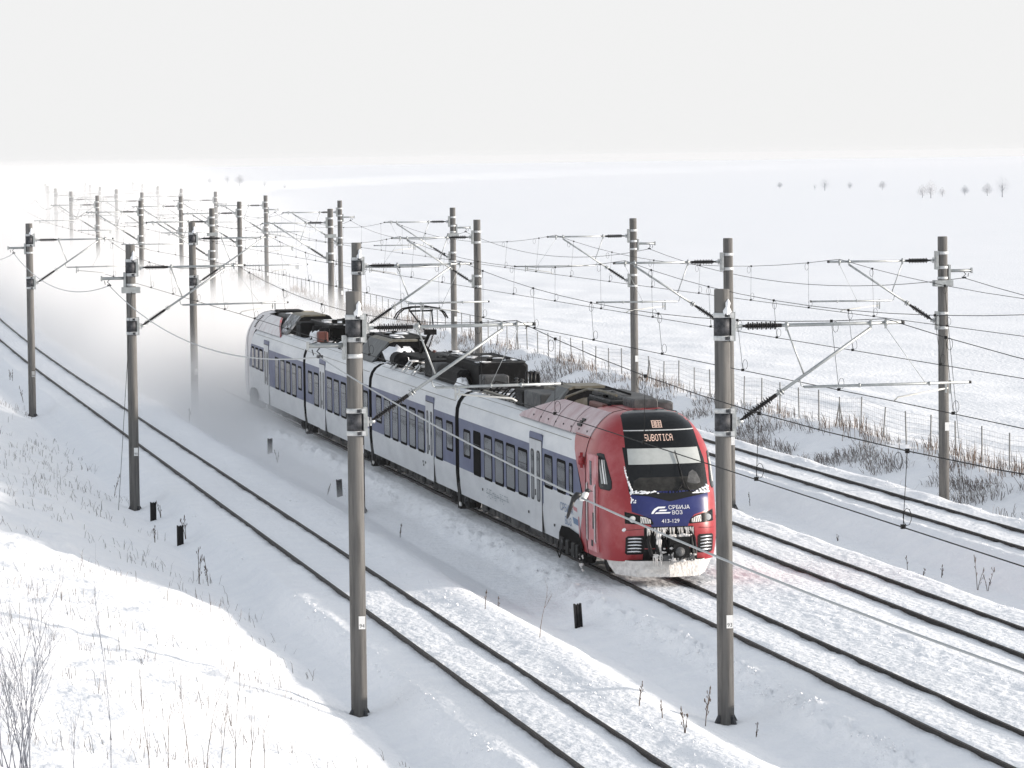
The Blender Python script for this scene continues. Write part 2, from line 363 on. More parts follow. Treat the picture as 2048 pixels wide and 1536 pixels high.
    for k in range(4):
        an = k*math.pi/2+.5; c, s = math.cos(an), math.sin(an)
        q = [(.16*c, .16*s, .12), (.20*c, .20*s, .16), (.42*c, .42*s, -.18), (.42*c, .42*s, -.5), (.16*c, .16*s, -.5)]
        o = (-s*.02, c*.02, 0)
        A = [(x+o[0], y+o[1], z-.74) for x, y, z in q]; B = [(x-o[0], y-o[1], z-.74) for x, y, z in q]
        mb.add(A+B, [(0, 1, 2, 3, 4), (9, 8, 7, 6, 5)]+[(i, (i+1) % 5+0, (i+1) % 5+5, i+5) for i in range(5)])
    T['base_fin'] = mb.mesh('base_fin', MT['strap'])
    # feeder bracket on the far side of the pole (-x)
    mb = MB(); z = 7.06
    mb.tube([(-.95, 0, z), (-.17, 0, z)], .05, 4); mb.box((-1.0, -.05, z-.09), (-.95, .05, z+.09)); mb.box((-.24, -.12, z-.3), (-.165, .12, z+.2))
    for k in (.12, -.23): mb.tube([(0, 0, z+k-.045), (0, 0, z+k+.045)], .178, 24, 1)
    mb.tube([(-.72, 0, z-.05), (-.78, 0, z-.12), (-.72, 0, z-.17), (-.7, 0, z-.22)], .014, 6, 2); mb.tube([(-.88, 0, z-.08), (-.85, 0, z-.2)], .012, 6, 2)
    mb.box((-.78, -.06, z-.26), (-.66, .06, z-.20), 2)
    T['feeder_bracket'] = mb.mesh('feeder_bracket', [MT['zinc'], MT['zinc_light'], MT['strap']])
    mb = MB(); z = 6.66
    mb.box((-.30, -.10, z-.1), (.30, -.19, z+.1), 0); mb.box((-.30, .10, z-.1), (.30, .19, z+.1), 0)
    T['anchor_plate'] = mb.mesh('anchor_plate', MT['zinc'])
    mb = MB()
    for s in (-1, 1): mb.tube([(0, s*.2, 6.6), (s*.9 if s < 0 else .35, s*3.6, -.9)], .009, 5)
    T['guy_wire'] = mb.mesh('guy_wire', MT['wire'])
    mb = MB(); mb.lathe((-.55, 0, 6.45), (-.3, .0, 6.55), [(0, .015), (.04, .06), (.2, .07), (.26, .02)], 10); T['weight'] = mb.mesh('hanging_insulator', MT['strap'])
    # snow that stuck to a bracket and pole top
    mb = MB(); mb.lathe((.06, -.12, 7.66), (.1, -.14, 7.98), [(0, .09), (.08, .10), (.16, .05), (.24, .06), (.32, .01)], 8)
    T['snow_lump'] = mb.mesh('snow_lump', MT['roof_snow'])
    return T
TM = mast_meshes()
def text_mesh(s, size, font_mat, shear=0.0):
    cu = bpy.data.curves.new('lettering', 'FONT'); cu.body = s; cu.size = size; cu.align_x = 'CENTER'; cu.align_y = 'CENTER'; cu.shear = shear; cu.resolution_u = 3
    o = bpy.data.objects.new('lettering', cu); col.objects.link(o)
    bpy.context.view_layer.update()
    me = bpy.data.meshes.new_from_object(o.evaluated_get(bpy.context.evaluated_depsgraph_get()))
    bpy.data.objects.remove(o); me.materials.clear(); me.materials.append(font_mat)
    return me
ORD = ['foremost', 'second', 'third', 'fourth', 'fifth', 'sixth', 'seventh', 'eighth', 'ninth', 'tenth', 'eleventh', 'twelfth', 'thirteenth']
def copy_tree(o, parent=None):
    c = o.copy(); col.objects.link(c)
    if parent: c.parent = parent
    for ch in list(o.children): copy_tree(ch, c)
    return c
def proto_mast(v, feeder=False, anchor=False, snow=False, away=False, thing='catenary_mast'):
    r = empty(thing); c2 = '2' if away else ''
    for nm, k in (('pole', 'pole'), ('clamp', 'clamp_top'+c2), ('clamp', 'clamp_low'+c2), ('insulator', 'insulator_top'), ('insulator', 'insulator_low'), ('top_tube', 'top_tube'),
                  ('diagonal_tube', 'diagonal_tube'), ('brace_rod', 'brace_rod'), ('registration_tube', 'registration_tube_'+v), ('steady_arm', 'steady_arm_'+v), ('base_fin', 'base_fin')):
        link(nm, TM[k], r)
    if feeder: link('feeder_bracket', TM['feeder_bracket'], r)
    if anchor: link('anchor_plate', TM['anchor_plate'], r)
    if anchor == 2: link('guy_wire', TM['guy_wire'], r)
    if snow: link('snow_lump', TM['snow_lump'], r)
    return r
protos = {}
ROWS = {  # name: (pole X, Y0, span, side the arm points to, indices, track)
    '1': (12.11, 82.6, 51.14, 1, range(-1, 3)), '2': (19.31, 79.7, 51.14, 1, range(-1, 3)), '2b': (25.8, 79.7, 51.14, -1, range(3, 10)),
    '3': (31.26, 128.1, 46.91, -1, range(-2, 10)), '4': (37.72, 125.2, 46.91, -1, range(-2, 11))}
ROWTXT = {'1': 'on the left bank', '2': 'left of the train track', '2b': 'between the middle tracks behind the train',
          '3': 'between the third and fourth tracks', '4': 'below the fence on the far right'}
plates = {('1', 0): '94', ('2', 0): '93', ('1', 1): '90'}
supports = {'A': [], 'B': [], 'C': [], 'D': []}
feeder_pts = {'1': [], '4': []}
def make_masts():
    for rn, (px, y0, sp, dr, idx) in ROWS.items():
        vis = [n for n in idx if not (rn in '12' and n < 0) and not (rn in '34' and n < 0)]
        for n in idx:
            Y = y0+n*sp; X = px+float(cur(Y)); d2 = dr
            if rn == '2b' and n >= 6: d2 = 1
            v = 'a' if n % 2 == 0 else 'b'
            if rn == '2': v = 'b' if n % 2 == 0 else 'a'
            if rn == '3': v = 'b' if n % 2 else 'a'
            fe = rn in '14' and rn != '2b'; an = 0
            if n not in vis:
                supports[{'1': 'A', '2': 'B', '3': 'C', '4': 'D'}[rn]].append((Y, X+d2*(3.02 if rn == '1' else 3.3), X+d2*(3.12 if rn == '1' else 3.47)))
                if fe: feeder_pts[rn].append((Y, X-d2*.72))
                continue
            if (rn, n) in (('1', 1), ('4', 0)): an = 2
            elif (rn, n) in (('4', 2), ('3', 2), ('2b', 3)): an = 1
            key = (v, fe, an, rn in '12' and n >= 0, d2 < 0)
            if key not in protos: protos[key] = r = proto_mast(*key)
            else: r = copy_tree(protos[key])
            r.location = (X, Y, 0); r.rotation_euler = (0, 0, 0 if d2 > 0 else math.pi)
            num = plates.get((rn, n))
            lab = ('concrete mast numbered %s %s' % (num, ROWTXT[rn])) if num else ('%s mast of the row %s' % (ORD[vis.index(n)], ROWTXT[rn]))
            tag(r, lab, 'mast', 'concrete masts carrying the overhead wires')
            # number plate on the camera side
            if Y < 330:
                s = -1 if d2 > 0 else 1
                zz = {'1': 1.25, '2': 1.35, '2b': 1.5, '3': 1.9, '4': 2.0}[rn]
                ang = .12; px_, py_ = math.sin(ang)*.172+.035, -math.cos(ang)*.172-.012
                lx, ly = (px_, py_) if d2 > 0 else (-px_, -py_)
                p = link('number_plate', PLATE, r, (lx, ly, zz), 0 if d2 > 0 else math.pi)
                if num:
                    if num not in NUM: NUM[num] = text_mesh(num, .115, MT['ink'])
                    t = link('number_digits', NUM[num], p, (0, -.011, -.07)); t.rotation_euler = (math.pi/2, 0, 0)
            con = 3.45 if v == 'a' else 3.64
            if rn == '2b' and n >= 6: supports['B'].append((Y, 22.45+float(cur(Y)), 22.4+float(cur(Y))))
            else: supports[{'1': 'A', '2': 'B', '2b': 'B', '3': 'C', '4': 'D'}[rn]].append((Y, X+d2*con, X+d2*3.47))
            if fe: feeder_pts[rn].append((Y, X-d2*.72))
mb = MB(); mb.box((-.068, -.01, -.135), (.068, .0, .135)); PLATE = mb.mesh('number_plate', MT['plate']); NUM = {}
make_masts()
def wire_pts(a, b, sag, n=10):
    a, b = Vector(a), Vector(b); o = []
    for i in range(n+1):
        t = i/n; p = a.lerp(b, t); p.z -= 4*sag*t*(1-t); o.append(p)
    return o
def make_wires():
    lab = dict(A='overhead contact line strung above the leftmost track', B='overhead contact line above the train, touched by its pantograph',
               C='overhead contact line strung above the third track from the left', D='overhead contact line above the rightmost track, against the open field')
    for k, S in supports.items():
        S.sort(); root = tag(empty('overhead_line'), lab[k], 'overhead wire', 'overhead contact lines')
        cw = MB(); mw = MB(); c = []; m = []
        for i in range(len(S)-1):
            (ya, xa, ma), (yb, xb, m2) = S[i], S[i+1]
            cp = wire_pts((xa, ya, 5.79), (xb, yb, 5.79), .0, 6); mp = wire_pts((ma, ya, 7.50), (m2, yb, 7.50), .68, 12)
            c += cp[(1 if c else 0):]; m += mp[(1 if m else 0):]
            for j in range(6):
                t = (j+.5)/6; y = ya+(yb-ya)*t; x = xa+(xb-xa)*t; xm = ma+(m2-ma)*t; zt = 7.50-4*.68*t*(1-t)
                if y < 30: continue
                db = MB(); db.tube([(x, y, 5.80), (xm, y, zt)], (.0042 if y > 110 else .0055), 5)
                db.box((x-.03, y-.03, 5.77), (x+.03, y+.03, 5.83)); db.box((xm-.025, y-.03, zt-.03), (xm+.025, y+.03, zt+.03))
                if y < 200:
                    for zc, sg in ((5.93, 1), (zt-.13, -1)): db.tube([(x+sg*.06+.06*math.cos(q*.7+3.14), y, zc+.12*math.sin(q*.7)) for q in range(10)], .005, 4, caps=False)
                db.build('dropper', MT['wire'], root)
        cw.tube(c, .0095, 6); mw.tube(m, .0085, 6)
        cw.build('contact_wire', MT['wire'], root); mw.build('messenger_wire', MT['wire'], root)
    for rn, tx in (('1', 'grey feeder cable along the left bank masts, sagging in front of the train'), ('4', 'thin feeder cable hung outside the farthest right masts')):
        S = sorted(feeder_pts[rn]); p = []
        if rn == '1': S.append((S[-1][0]+51, S[-1][1]))
        for i in range(len(S)-1):
            lowered = rn == '1' and i == 0
            q = wire_pts((S[i][1], S[i][0], 6.16 if lowered else 6.82), (S[i+1][1], S[i+1][0], 6.82), .40 if lowered else .80, 14); p += q[(1 if p else 0):]
        mb = MB(); mb.tube(p, .0155 if rn == '1' else .0105, 6)
        tag(mb.build('feeder_cable', MT['alu'] if rn == '1' else MT['wire']), tx, 'cable')
make_wires()

# ---------------------------------------------------------------- the train
XT = 22.57; XS = XT-1.56; YS = 101.9
SEC = [(.57,1.50),(.8,1.53),(1.2,1.56),(2.95,1.56),(3.2,1.54),(3.45,1.48),(3.7,1.37),(3.95,1.2),(4.14,1.0),(4.24,.84),(4.31,.5),(4.33,.02)]
FR = [(.57,99.5),(.9,99.32),(1.3,99.24),(1.8,99.29),(2.2,99.42),(2.6,99.65),(3.0,99.9),(3.4,100.2),(3.8,100.55),(4.05,100.8),(4.18,101.0),(4.27,101.2),(4.33,101.6)]
SA = [a for a, b in SEC]; SB = [b for a, b in SEC]; FA = [a for a, b in FR]; FB = [b for a, b in FR]
def nW(z): return float(np.interp(z, SA, SB))
def nF(z): return float(np.interp(z, FA, FB))
def nN(z): return float(np.interp(z, [.6, 2.2, 3.4, 4.2], [4.2, 3.8, 3.2, 2.9]))
def nS(t, z, off=0.0):                     # nose surface by angle and height
    n = nN(z); c, s = math.cos(t), math.sin(t); W_, D_ = nW(z)+off, YS-nF(z)+off
    return Vector((XT-W_*math.copysign(abs(c)**(2/n), c), YS-D_*abs(s)**(2/n), z))
def nX(x, z, off=0.0):                     # nose surface by x (from the middle) and height
    n = nN(z); W_ = nW(z); q = min(abs(x)/W_, .9995)
    return Vector((XT+x, YS-(YS-nF(z))*(1-q**n)**(1/n)-off, z))
MIRY = 277.5
def mirv(p): return (2*XT-p[0], MIRY-p[1], p[2])
train = tag(empty('train', (XT, 138.8, 0)), 'red, white and blue electric train running towards the viewer through blown snow', 'train')
def tpart(mb, name, mats, parent=None, mir=False, flip=False):
    if mir: mb.v = [mirv(p) for p in mb.v]
    c = Vector((XT, 138.8, 0)); mb.v = [tuple(Vector(p)-c) for p in mb.v]
    return mb.build(name, mats, parent or train)
# body sections: (z, half width) up one side, then the recessed roof deck
BODY = [(.57,1.50),(.8,1.53),(1.2,1.56),(1.40,1.56),(1.90,1.56),(2.93,1.56),(3.2,1.54),(3.4,1.475),(3.56,1.36),(3.68,1.18),(3.72,1.02),(3.66,.97)]
def YB(z): return float(np.interp(z, [.57, 1.15, 1.6, 2.08, 3.66], [103.1, 102.75, 102.45, 102.35, 103.95]))   # red to white boundary
def car(cols, zb, name, label=None):
    """cols: list of Y (float or function of z); zb(i): lower edge of the blue band in column i"""
    mb = MB(); ring = [(-w_, z) for z, w_ in BODY]+[(w_, z) for z, w_ in BODY[::-1]]
    P = []
    for c in cols:
        P.append([(XT+x, (c(min(z, 3.7)) if callable(c) else c), z) for x, z in ring])
    n = len(BODY)
    def mm(i, j):
        k = j if j < n-1 else (None if j == n-1 else 2*n-2-j)
        if k is None or k >= 10: return 3
        za, zb_ = BODY[k][0], BODY[k+1][0]; zm = (za+zb_)/2
        if zm > 2.93: return 0
        lo = zb(i)
        return 1 if zm > lo else 2
    mb.grid(P, mm, True)
    for q in (0, len(P)-1):
        b = len(mb.v); mb.add(P[q], [tuple(range(len(ring)))], 4)
    o = tpart(mb, name, [MT['tw'], MT['tb'], MT['ts'], MT['deck'], MT['rub']])
    return tag(o, label) if label else o
J1, J2, J3 = 121.6, 139.5, 156.9
cars = []
c1 = [YB]+[105.0, 106.6, 107.75, 109.75, 111.5, 114.0, 118.0, 120.0, J1-.33]
cars.append(car(c1, lambda i: 1.88 if i < 3 else 1.38, 'carriage', 'front carriage with the open dark window'))
for a, b in ((J1, J2), (J2, J3)):
    cars.append(car([a+.33]+list(np.linspace(a+1.5, b-1.5, 7))+[b-.33], lambda i: 1.38, 'carriage'))
c4 = [J3+.33]+[159, 162, 165, 166.5, 168.0, 169.9, 171.5]+[lambda z: MIRY-YB(z)]
cars.append(car(c4, lambda i: 1.88 if i >= 5 else 1.38, 'carriage', 'rear carriage half lost in blown snow'))
# cab ends
def cab(mir, red, cap):
    ends = tag(tpart(MB(), 'cab', red, None), 'red front cab' if not mir else 'snow covered rear cab')
    zs = sorted(set([.57, .65, .75, .9, 1.1, 1.3]+list(np.arange(1.5, 4.0, .1))+[4.0, 4.06, 4.12, 4.17, 4.21, 4.25, 4.28, 4.305, 4.32, 4.328]))
    mb = MB(); ts = [math.pi*i/72 for i in range(73)]
    mb.grid([[nS(t, z) for t in ts] for z in zs], 0, True)
    # straight part behind the nose, left and right, and its roof
    for s in (-1, 1):
        mb.grid([[(XT+s*nW(z), YS+(YB(min(z, 3.66))-YS)*u, z) for u in (0, .33, .66, 1.0)] for z in zs], 0, True)
    mb.grid([[(XT+x, y, 4.325) for x in (-.5, 0, .5)] for y in (YS-.2, YS, 103.9)], 0, True)
    b = tpart(mb, 'cab_shell', red, ends, mir)
    mb = MB(); mb.tube([nS(.0, z, .004)+Vector((0, .1, 0)) for z in zs], .012, 5, smooth=True); mb.tube([nS(math.pi, z, .004)+Vector((0, .1, 0)) for z in zs], .012, 5)
    mb.tube([Vector((XS-.003, y, 3.60)) + Vector(((3.60-3.3)*.25, 0, 0)) for y in (101.9, 103.9)], .012, 5)
    tpart(mb, 'panel_seam', MT['rub'], ends, mir)
    # raised side fairings running back along the roof
    for s in (-1, 1):
        F_ = [(3.58, 1.42), (3.7, 1.375), (3.95, 1.21), (4.14, 1.01), (4.24, .85)]
        mb = MB(); far = [(112.0, 3.58), (111.7, 3.7), (110.2, 3.95), (109.0, 4.14), (108.2, 4.24)]
        P = []
        for (z, x), (yf, _) in zip(F_, far): P.append([(XT+s*x, 101.95+(yf-101.95)*u, z) for u in np.linspace(0, 1, 9)])
        Q = [[(p[0]-s*.07, p[1], p[2]-.04) for p in r_] for r_ in P]
        mb.grid(P, 0, True); mb.grid(Q, 1, True)
        mb.grid([[P[i][-1], Q[i][-1]] for i in range(len(P))], 2, False); mb.grid([[P[-1][j], Q[-1][j]] for j in range(9)], 0, False)
        f = tpart(mb, 'roof_fairing', [cap, MT['dark'], MT['tr']], ends, mir)
        if s < 0 or mir:
            mb = MB()
            for yq in ((104.6, 106.9, 109.0) if not mir else (104.9,)):
                mb.tube([(XT+s*(x+.004), yq, z) for z, x in F_], .006, 4)
            if mir:
                for q in range(9):
                    z0 = 3.66+q*.058; x0 = float(np.interp(z0, [a for a, b_ in F_], [b_ for a, b_ in F_]))
                    mb.box((XT+s*(x0+.012)-.02, 103.2, z0), (XT+s*(x0+.012)+.02, 103.55, z0+.03))
            else:
                for zz_, y0_, y1_ in ((3.78, 103.6, 104.1), (3.86, 103.7, 104.0), (3.92, 103.55, 103.9)):
                    x0 = float(np.interp(zz_, [a for a, b_ in F_], [b_ for a, b_ in F_]))
                    mb.box((XT+s*x0-.018, y0_, zz_), (XT+s*x0+.02, y1_, zz_+.07))
                for q in range(8): mb.box((XT-1.375-.012, 102.6+q*1.05, 3.69), (XT-1.375+.012, 102.66+q*1.05, 3.74))
            tpart(mb, 'panel_gap', MT['rub'] if not mir else MT['dark'], ends, mir)
    return ends
front = cab(False, MT['tr'], MT['trf']); rear = cab(True, MT['tail'], MT['tail'])
OX = .10                                    # middle of the painted face
def patch(name, rows, m, parent, off=.006, nx=18, sub=6, nose=nX):
    """rows: (z, x_left, x_right) top to bottom, laid on the nose"""
    P = []
    zz = [r_[0] for r_ in rows][::-1]; xl = [r_[1] for r_ in rows][::-1]; xr = [r_[2] for r_ in rows][::-1]
    ks = []
    for i in range(len(rows)-1):
        ks += [rows[i][0]+(rows[i+1][0]-rows[i][0])*j/sub for j in range(sub)]
    ks.append(rows[-1][0])
    for z in ks:
        a, b = np.interp(z, zz, xl), np.interp(z, zz, xr)
        P.append([nose(a+(b-a)*j/nx, z, off) for j in range(nx+1)])
    mb = MB(); mb.grid(P, 0, True); return tpart(mb, name, m, parent)
def vpatch(name, colsn, m, parent, off=.006, sub=6, ny=8):
    """cols: (x, z_low, z_high) left to right"""
    xs_ = [c[0] for c in colsn]; zl = [c[1] for c in colsn]; zh = [c[2] for c in colsn]; P = []
    ks = []
    for i in range(len(colsn)-1): ks += [xs_[i]+(xs_[i+1]-xs_[i])*j/sub for j in range(sub)]
    ks.append(xs_[-1])
    for x in ks:
        a, b = np.interp(x, xs_, zl), np.interp(x, xs_, zh)
        P.append([nX(x, b+(a-b)*j/ny, off) for j in range(ny+1)])
    mb = MB(); mb.grid(P, 0, True); return tpart(mb, name, m, parent)
# black glazed face: dome, display band, windscreen
patch('face_dome', [(4.322, -.28, .45), (4.30, -.50, .62), (4.26, -.68, .85), (4.2, -.77, .92), (4.05, -.80, 1.02), (3.86, -.82, 1.08)], MT['gloss'], front, .006, 24)
patch('face_trim', [(3.86, -.82, 1.08), (3.835, -.82, 1.08)], MT['zinc_light'], front, .012)
scr = patch('display_band', [(3.835, -.82, 1.08), (3.42, -.86, 1.12)], MT['gloss'], front, .005, 20)
vpatch('windscreen', [(-.93, 2.33, 3.44), (-.87, 2.33, 3.44), (-.45, 2.24, 3.44), (.09, 2.10, 3.44), (.62, 2.20, 3.44), (1.12, 2.27, 3.44), (1.20, 2.28, 3.1)], MT['glassn'], front, .004, 6, 16)
patch('sun_blind', [(3.41, -.82, 1.06), (3.02, -.85, 1.09)], MT['shade'], front, .009, 20)
patch('cab_desk', [(2.70, -.62, .95), (2.62, -.78, 1.05), (2.36, -.84, 1.10)], MT['int'], front, .008, 20)
vpatch('driver_seat', [(.62, 2.56, 2.60), (.70, 2.54, 2.80), (.80, 2.52, 2.86), (.90, 2.52, 2.80), (.98, 2.54, 2.62)], MT['grey'], front, .011)
vpatch('windscreen_sill', [(-.86, 2.28, 2.40), (-.45, 2.24, 2.36), (.09, 2.10, 2.30), (.62, 2.20, 2.34), (1.14, 2.27, 2.38)], MT['rub'], front, .012)
mb = MB(); P_ = [nX(.50, 2.42, .05), nX(.47, 2.85, .06), nX(.40, 3.34, .05)]; mb.tube(P_, .014, 6); mb.tube([nX(.28, 2.34, .03), nX(.42, 2.46, .05), nX(.52, 2.66, .05), nX(.58, 2.46, .05), nX(.66, 2.34, .03)], .016, 6)
tpart(mb, 'wiper', MT['rub'], front)
def lump(mb, c, r, seed, m=0, sq=(1, 1, 1)):
    rnd = random.Random(seed); P = []
    for i in range(7):
        a = math.pi*i/6; row = []
        for j in range(11):
            b = 2*math.pi*(j % 10)/10; k = r*(1+.35*(float(vn(np.array([i*.9+seed*3.1]), np.array([(j % 10)*.8+seed*1.7]))[0])*2))
            row.append((c[0]+k*math.sin(a)*math.cos(b)*sq[0], c[1]+k*math.sin(a)*math.sin(b)*sq[1], c[2]+k*math.cos(a)*sq[2]))
        P.append(row)
    mb.grid(P, m, True)
mb = MB()
for q in range(90):
    t = random.random()**.7; x = -.955+.10*t**2+random.uniform(-.012, .012); z = 3.02-.66*t
    lump(mb, nX(x, z, .006), .006+.013*random.random()*(.4+t), q, sq=(1, .6, 1.9))
for q in range(60): lump(mb, nX(-.88+.70*random.random()**2.4, 2.345-.05*random.random()+.03*random.random(), .010), .010+.016*random.random(), q+140, sq=(1.8, .6, .8))
for q in range(70):
    t = random.random(); lump(mb, nX(.72+.46*t, 2.29+.20*random.random()**2*t, .010), .010+.022*random.random()*(.3+t), q+270, sq=(1.6, .5, .9))
for q in range(26): lump(mb, nX(-.90+.12*random.random()**2, 2.08+.28*random.random(), .008), .008+.014*random.random(), q+410, sq=(1, .5, 1.4))
tag(tpart(mb, 'snow_crust', MT['roof_snow'], front))
# blue nose panel with lettering
patch('blue_panel', [(2.40, -.90, 1.16), (2.22, -.90, 1.16), (2.0, -.905, 1.14), (1.86, -.905, 1.11), (1.76, -.63, .72), (1.64, -.47, .60), (1.47, -.42, .53)], MT['tblue'], front, .004, 26)
def nose_text(s, size, cx, cz, name, wscale=1.0):
    me = text_mesh(s, size, MT['white']); c = Vector((XT, 138.8, 0))
    for v in me.vertices: v.co = nX(cx+v.co.x*wscale, cz+v.co.y, .010)-c
    o = link(name, me, front); return o
nose_text('СРБИЈА', .135, .32, 1.945, 'lettering', 1.05); nose_text('ВОЗ', .135, .26, 1.815, 'lettering', 1.05); nose_text('413-129', .135, .08, 1.605, 'lettering', 1.05)
def poly_patch(name, polys, m, parent, off=.010, pos=None):
    mb = MB()
    for poly in polys: mb.add([(pos or nX)(x, z, off) for x, z in poly], [tuple(range(len(poly)))], 0)
    return tpart(mb, name, m, parent)
poly_patch('emblem', [[(-.42, 1.80), (-.365, 1.80), (-.31, 1.865), (-.22, 1.93), (-.06, 1.935), (-.03, 1.975), (-.23, 1.975), (-.33, 1.925), (-.40, 1.845)],
                      [(-.23, 1.862), (-.03, 1.862), (.005, 1.90), (-.175, 1.90)], [(-.335, 1.80), (.06, 1.80), (.095, 1.836), (-.285, 1.836)]], MT['white'], front)
# dot matrix displays
FONT = {'S': '01111 10000 10000 01110 00001 00001 11110', 'U': '10001 10001 10001 10001 10001 10001 01110', 'B': '11110 10001 10001 11110 10001 10001 11110', 'O': '01110 10001 10001 10001 10001 10001 01110',
        'T': '11111 00100 00100 00100 00100 00100 00100', 'I': '01110 00100 00100 00100 00100 00100 01110', 'C': '01110 10001 10000 10000 10000 10001 01110', 'A': '01110 10001 10001 11111 10001 10001 10001'}
def led(text, x0, z0, w_, h_, name, bold=1.0):
    mb = MB(); n = len(text); cw_ = w_/(n*6-1); chh = h_/7
    for k, ch in enumerate(text):
        for r_, row in enumerate(FONT[ch].split()):
            for c_, bit in enumerate(row):
                if bit == '1':
                    xa = x0+(k*6+c_)*cw_; za = z0+h_-(r_+1)*chh
                    mb.add([nX(xa, za+.08*chh, .009), nX(xa+cw_*.95, za+.08*chh, .009), nX(xa+cw_*.95, za+chh*.97, .009), nX(xa, za+chh*.97, .009)], [(0, 1, 2, 3)])
    return tpart(mb, name, MT['led'], front)
led('SUBOTICA', -.33, 3.585, .75, .165, 'destination_display')
mb = MB()
for c_, bits in enumerate(('1111111', '1010101', '1111111', '1111111', '1010101', '1111111', '1010101', '1111111')):
    for r_, b_ in enumerate(bits):
        if b_ == '1':
            xa, za = -.06+c_*.034, 4.065-r_*.026
            mb.add([nX(xa, za, .009), nX(xa+.024, za, .009), nX(xa+.024, za+.02, .009), nX(xa, za+.02, .009)], [(0, 1, 2, 3)])
tpart(mb, 'number_display', MT['led'], front)
# headlights
for s in (-1, 1):
    def mx_(cols_): return [(OX+s*(x-0.0), a, b) for x, a, b in cols_][::(1 if s > 0 else -1)]
    h = vpatch('headlight', mx_([(.47, 1.53, 1.57), (.53, 1.53, 1.68), (.68, 1.54, 1.74), (.95, 1.545, 1.80), (1.18, 1.56, 1.86)]), MT['gloss'], front, .008)
    vpatch('reflector', mx_([(.54, 1.56, 1.65), (.66, 1.56, 1.71), (.80, 1.57, 1.74)]), MT['lampw'], h, .012)
    for k in range(4):
        x = OX+s*(.57+.06*k); mb = MB(); mb.tube([nX(x, 1.565, .016), nX(x+s*.03, 1.70, .016)], .006, 4); tpart(mb, 'reflector_rib', MT['dark'], h)
    mb = MB(); c = nX(OX+s*1.0, 1.67, .014)
    mb.lathe(c, c+Vector((0, -.03, 0)), [(0, .085), (.014, .085), (.022, .06), (.026, .02)], 16); tpart(mb, 'lens', MT['lamp'], h)
    g = vpatch('side_grille', mx_([(.70, .80, 1.20), (.74, .76, 1.25), (1.12, .75, 1.24), (1.17, .79, 1.19)]), MT['rub'], front, .010)
    for k in range(5):
        z = .83+k*.085; pts = [nX(OX+s*(.76+.36*j/8), z+.012*math.sin(math.pi*j/8), .022) for j in range(9)]
        mb = MB(); mb.tube(pts, [.006+.020*math.sin(math.pi*(j+.5)/9) for j in range(9)], 6); tpart(mb, 'louvre', MT['chrome'], g)
    mb = MB(); mb.tube([nX(OX+s*(.72+.12*j), 1.425-.01*j, .003) for j in range(5)], .006, 4); tpart(mb, 'panel_seam', MT['rub'], front)
lump_mb = MB(); lump(lump_mb, nX(-1.10, 1.40, .01), .045, 5, sq=(1.5, .6, 1)); tpart(lump_mb, 'snow_crust', MT['roof_snow'], front)
# coupler bay with ice; a black patch paints the shade of the uncut recess
patch('coupler_bay_shade', [(1.47, -.58, .66), (1.42, -.62, .70), (.60, -.62, .72)], MT['rub'], front, .006)
mb = MB()
mb.box((XT-.02, 98.95, .78), (XT+.50, 99.5, 1.22), 0); mb.box((XT+.06, 98.82, .70), (XT+.46, 99.0, 1.05), 0)
mb.lathe((XT+.22, 98.83, .86), (XT+.22, 98.74, .86), [(0, .12), (.03, .12), (.06, .06), (.09, .03)], 12, 1); mb.box((XT-.2, 98.9, .62), (XT+.62, 99.3, .76), 1)
mb.box((XT-.02, 98.93, 1.22), (XT+.5, 99.3, 1.27), 1)
tpart(mb, 'coupler', [MT['under'], MT['grey']], front)
for dx, w_ in ((-.47, .17), (-.30, .12), (.60, .07)):
    mb = MB(); mb.tube([(XT+dx-.02, 99.3, 1.35), (XT+dx-w_*.5, 99.05, 1.1), (XT+dx-w_*.2, 98.95, .8), (XT+dx+w_*.6, 98.95, .68), (XT+dx+w_*1.1, 99.1, .9), (XT+dx+w_*1.2, 99.3, 1.2)], .05, 8); tpart(mb, 'jumper_hose', MT['rub'], front)
mb = MB()
for q in range(70):
    x = -.55+1.2*random.random(); ln = .06+.30*random.random()**1.5
    top_ = random.random() < .55; zt = 1.45 if top_ else .80
    p = Vector((XT+x, 99.17 if top_ else 98.92, zt)); mb.tube([p, p-Vector((random.uniform(-.02, .02), .01, ln*.45)), p-Vector((random.uniform(-.03, .03), .02, ln))], [.026*random.uniform(.4, 1), .016*random.uniform(.5, 1.2), .003], 5)
for q in range(55): lump(mb, (XT-.30+.95*random.random(), 98.86+.2*random.random(), .62+.34*random.random()**1.8), .016+.04*random.random()**2, q+200, sq=(1.4, .8, .8))
for q in range(22): lump(mb, (XT-.38+.14*random.random(), 99.0, .72+.62*random.random()), .02+.035*random.random(), q+340, sq=(.8, .6, 2.2))
for q in range(24): lump(mb, (XT+.0+.55*random.random(), 98.93, 1.24+.05*random.random()), .02+.02*random.random(), q+370, sq=(1.6, .8, .6))
tpart(mb, 'icicles', MT['ice'], front)
# snow plough
mb = MB()
pl = [(-1.40, 100.3, .60), (-.9, 99.35, .60), (0, 99.15, .60), (.9, 99.35, .60), (1.40, 100.3, .60)]; lo = [(-1.18, 100.15, .20), (-.8, 99.2, .20), (0, 98.98, .20), (.8, 99.2, .20), (1.18, 100.15, .20)]
md = [((a[0]+b[0])/2*1.02, (a[1]+b[1])/2+.05, .40) for a, b in zip(pl, lo)]
mb.grid([[(XT+x, y, z) for x, y, z in r_] for r_ in (pl, md, lo)], 0, False)
mb.grid([[(XT+x, y, z) for x, y, z in pl], [(XT+x*.95, y+.35, z+.02) for x, y, z in pl]], 1, False)
mb.grid([[(XT+x, y, z) for x, y, z in lo], [(XT+x*.95, y+.35, z+.02) for x, y, z in lo]], 1, False)
tpart(mb, 'snow_plough', [MT['ice'], MT['under']], front)
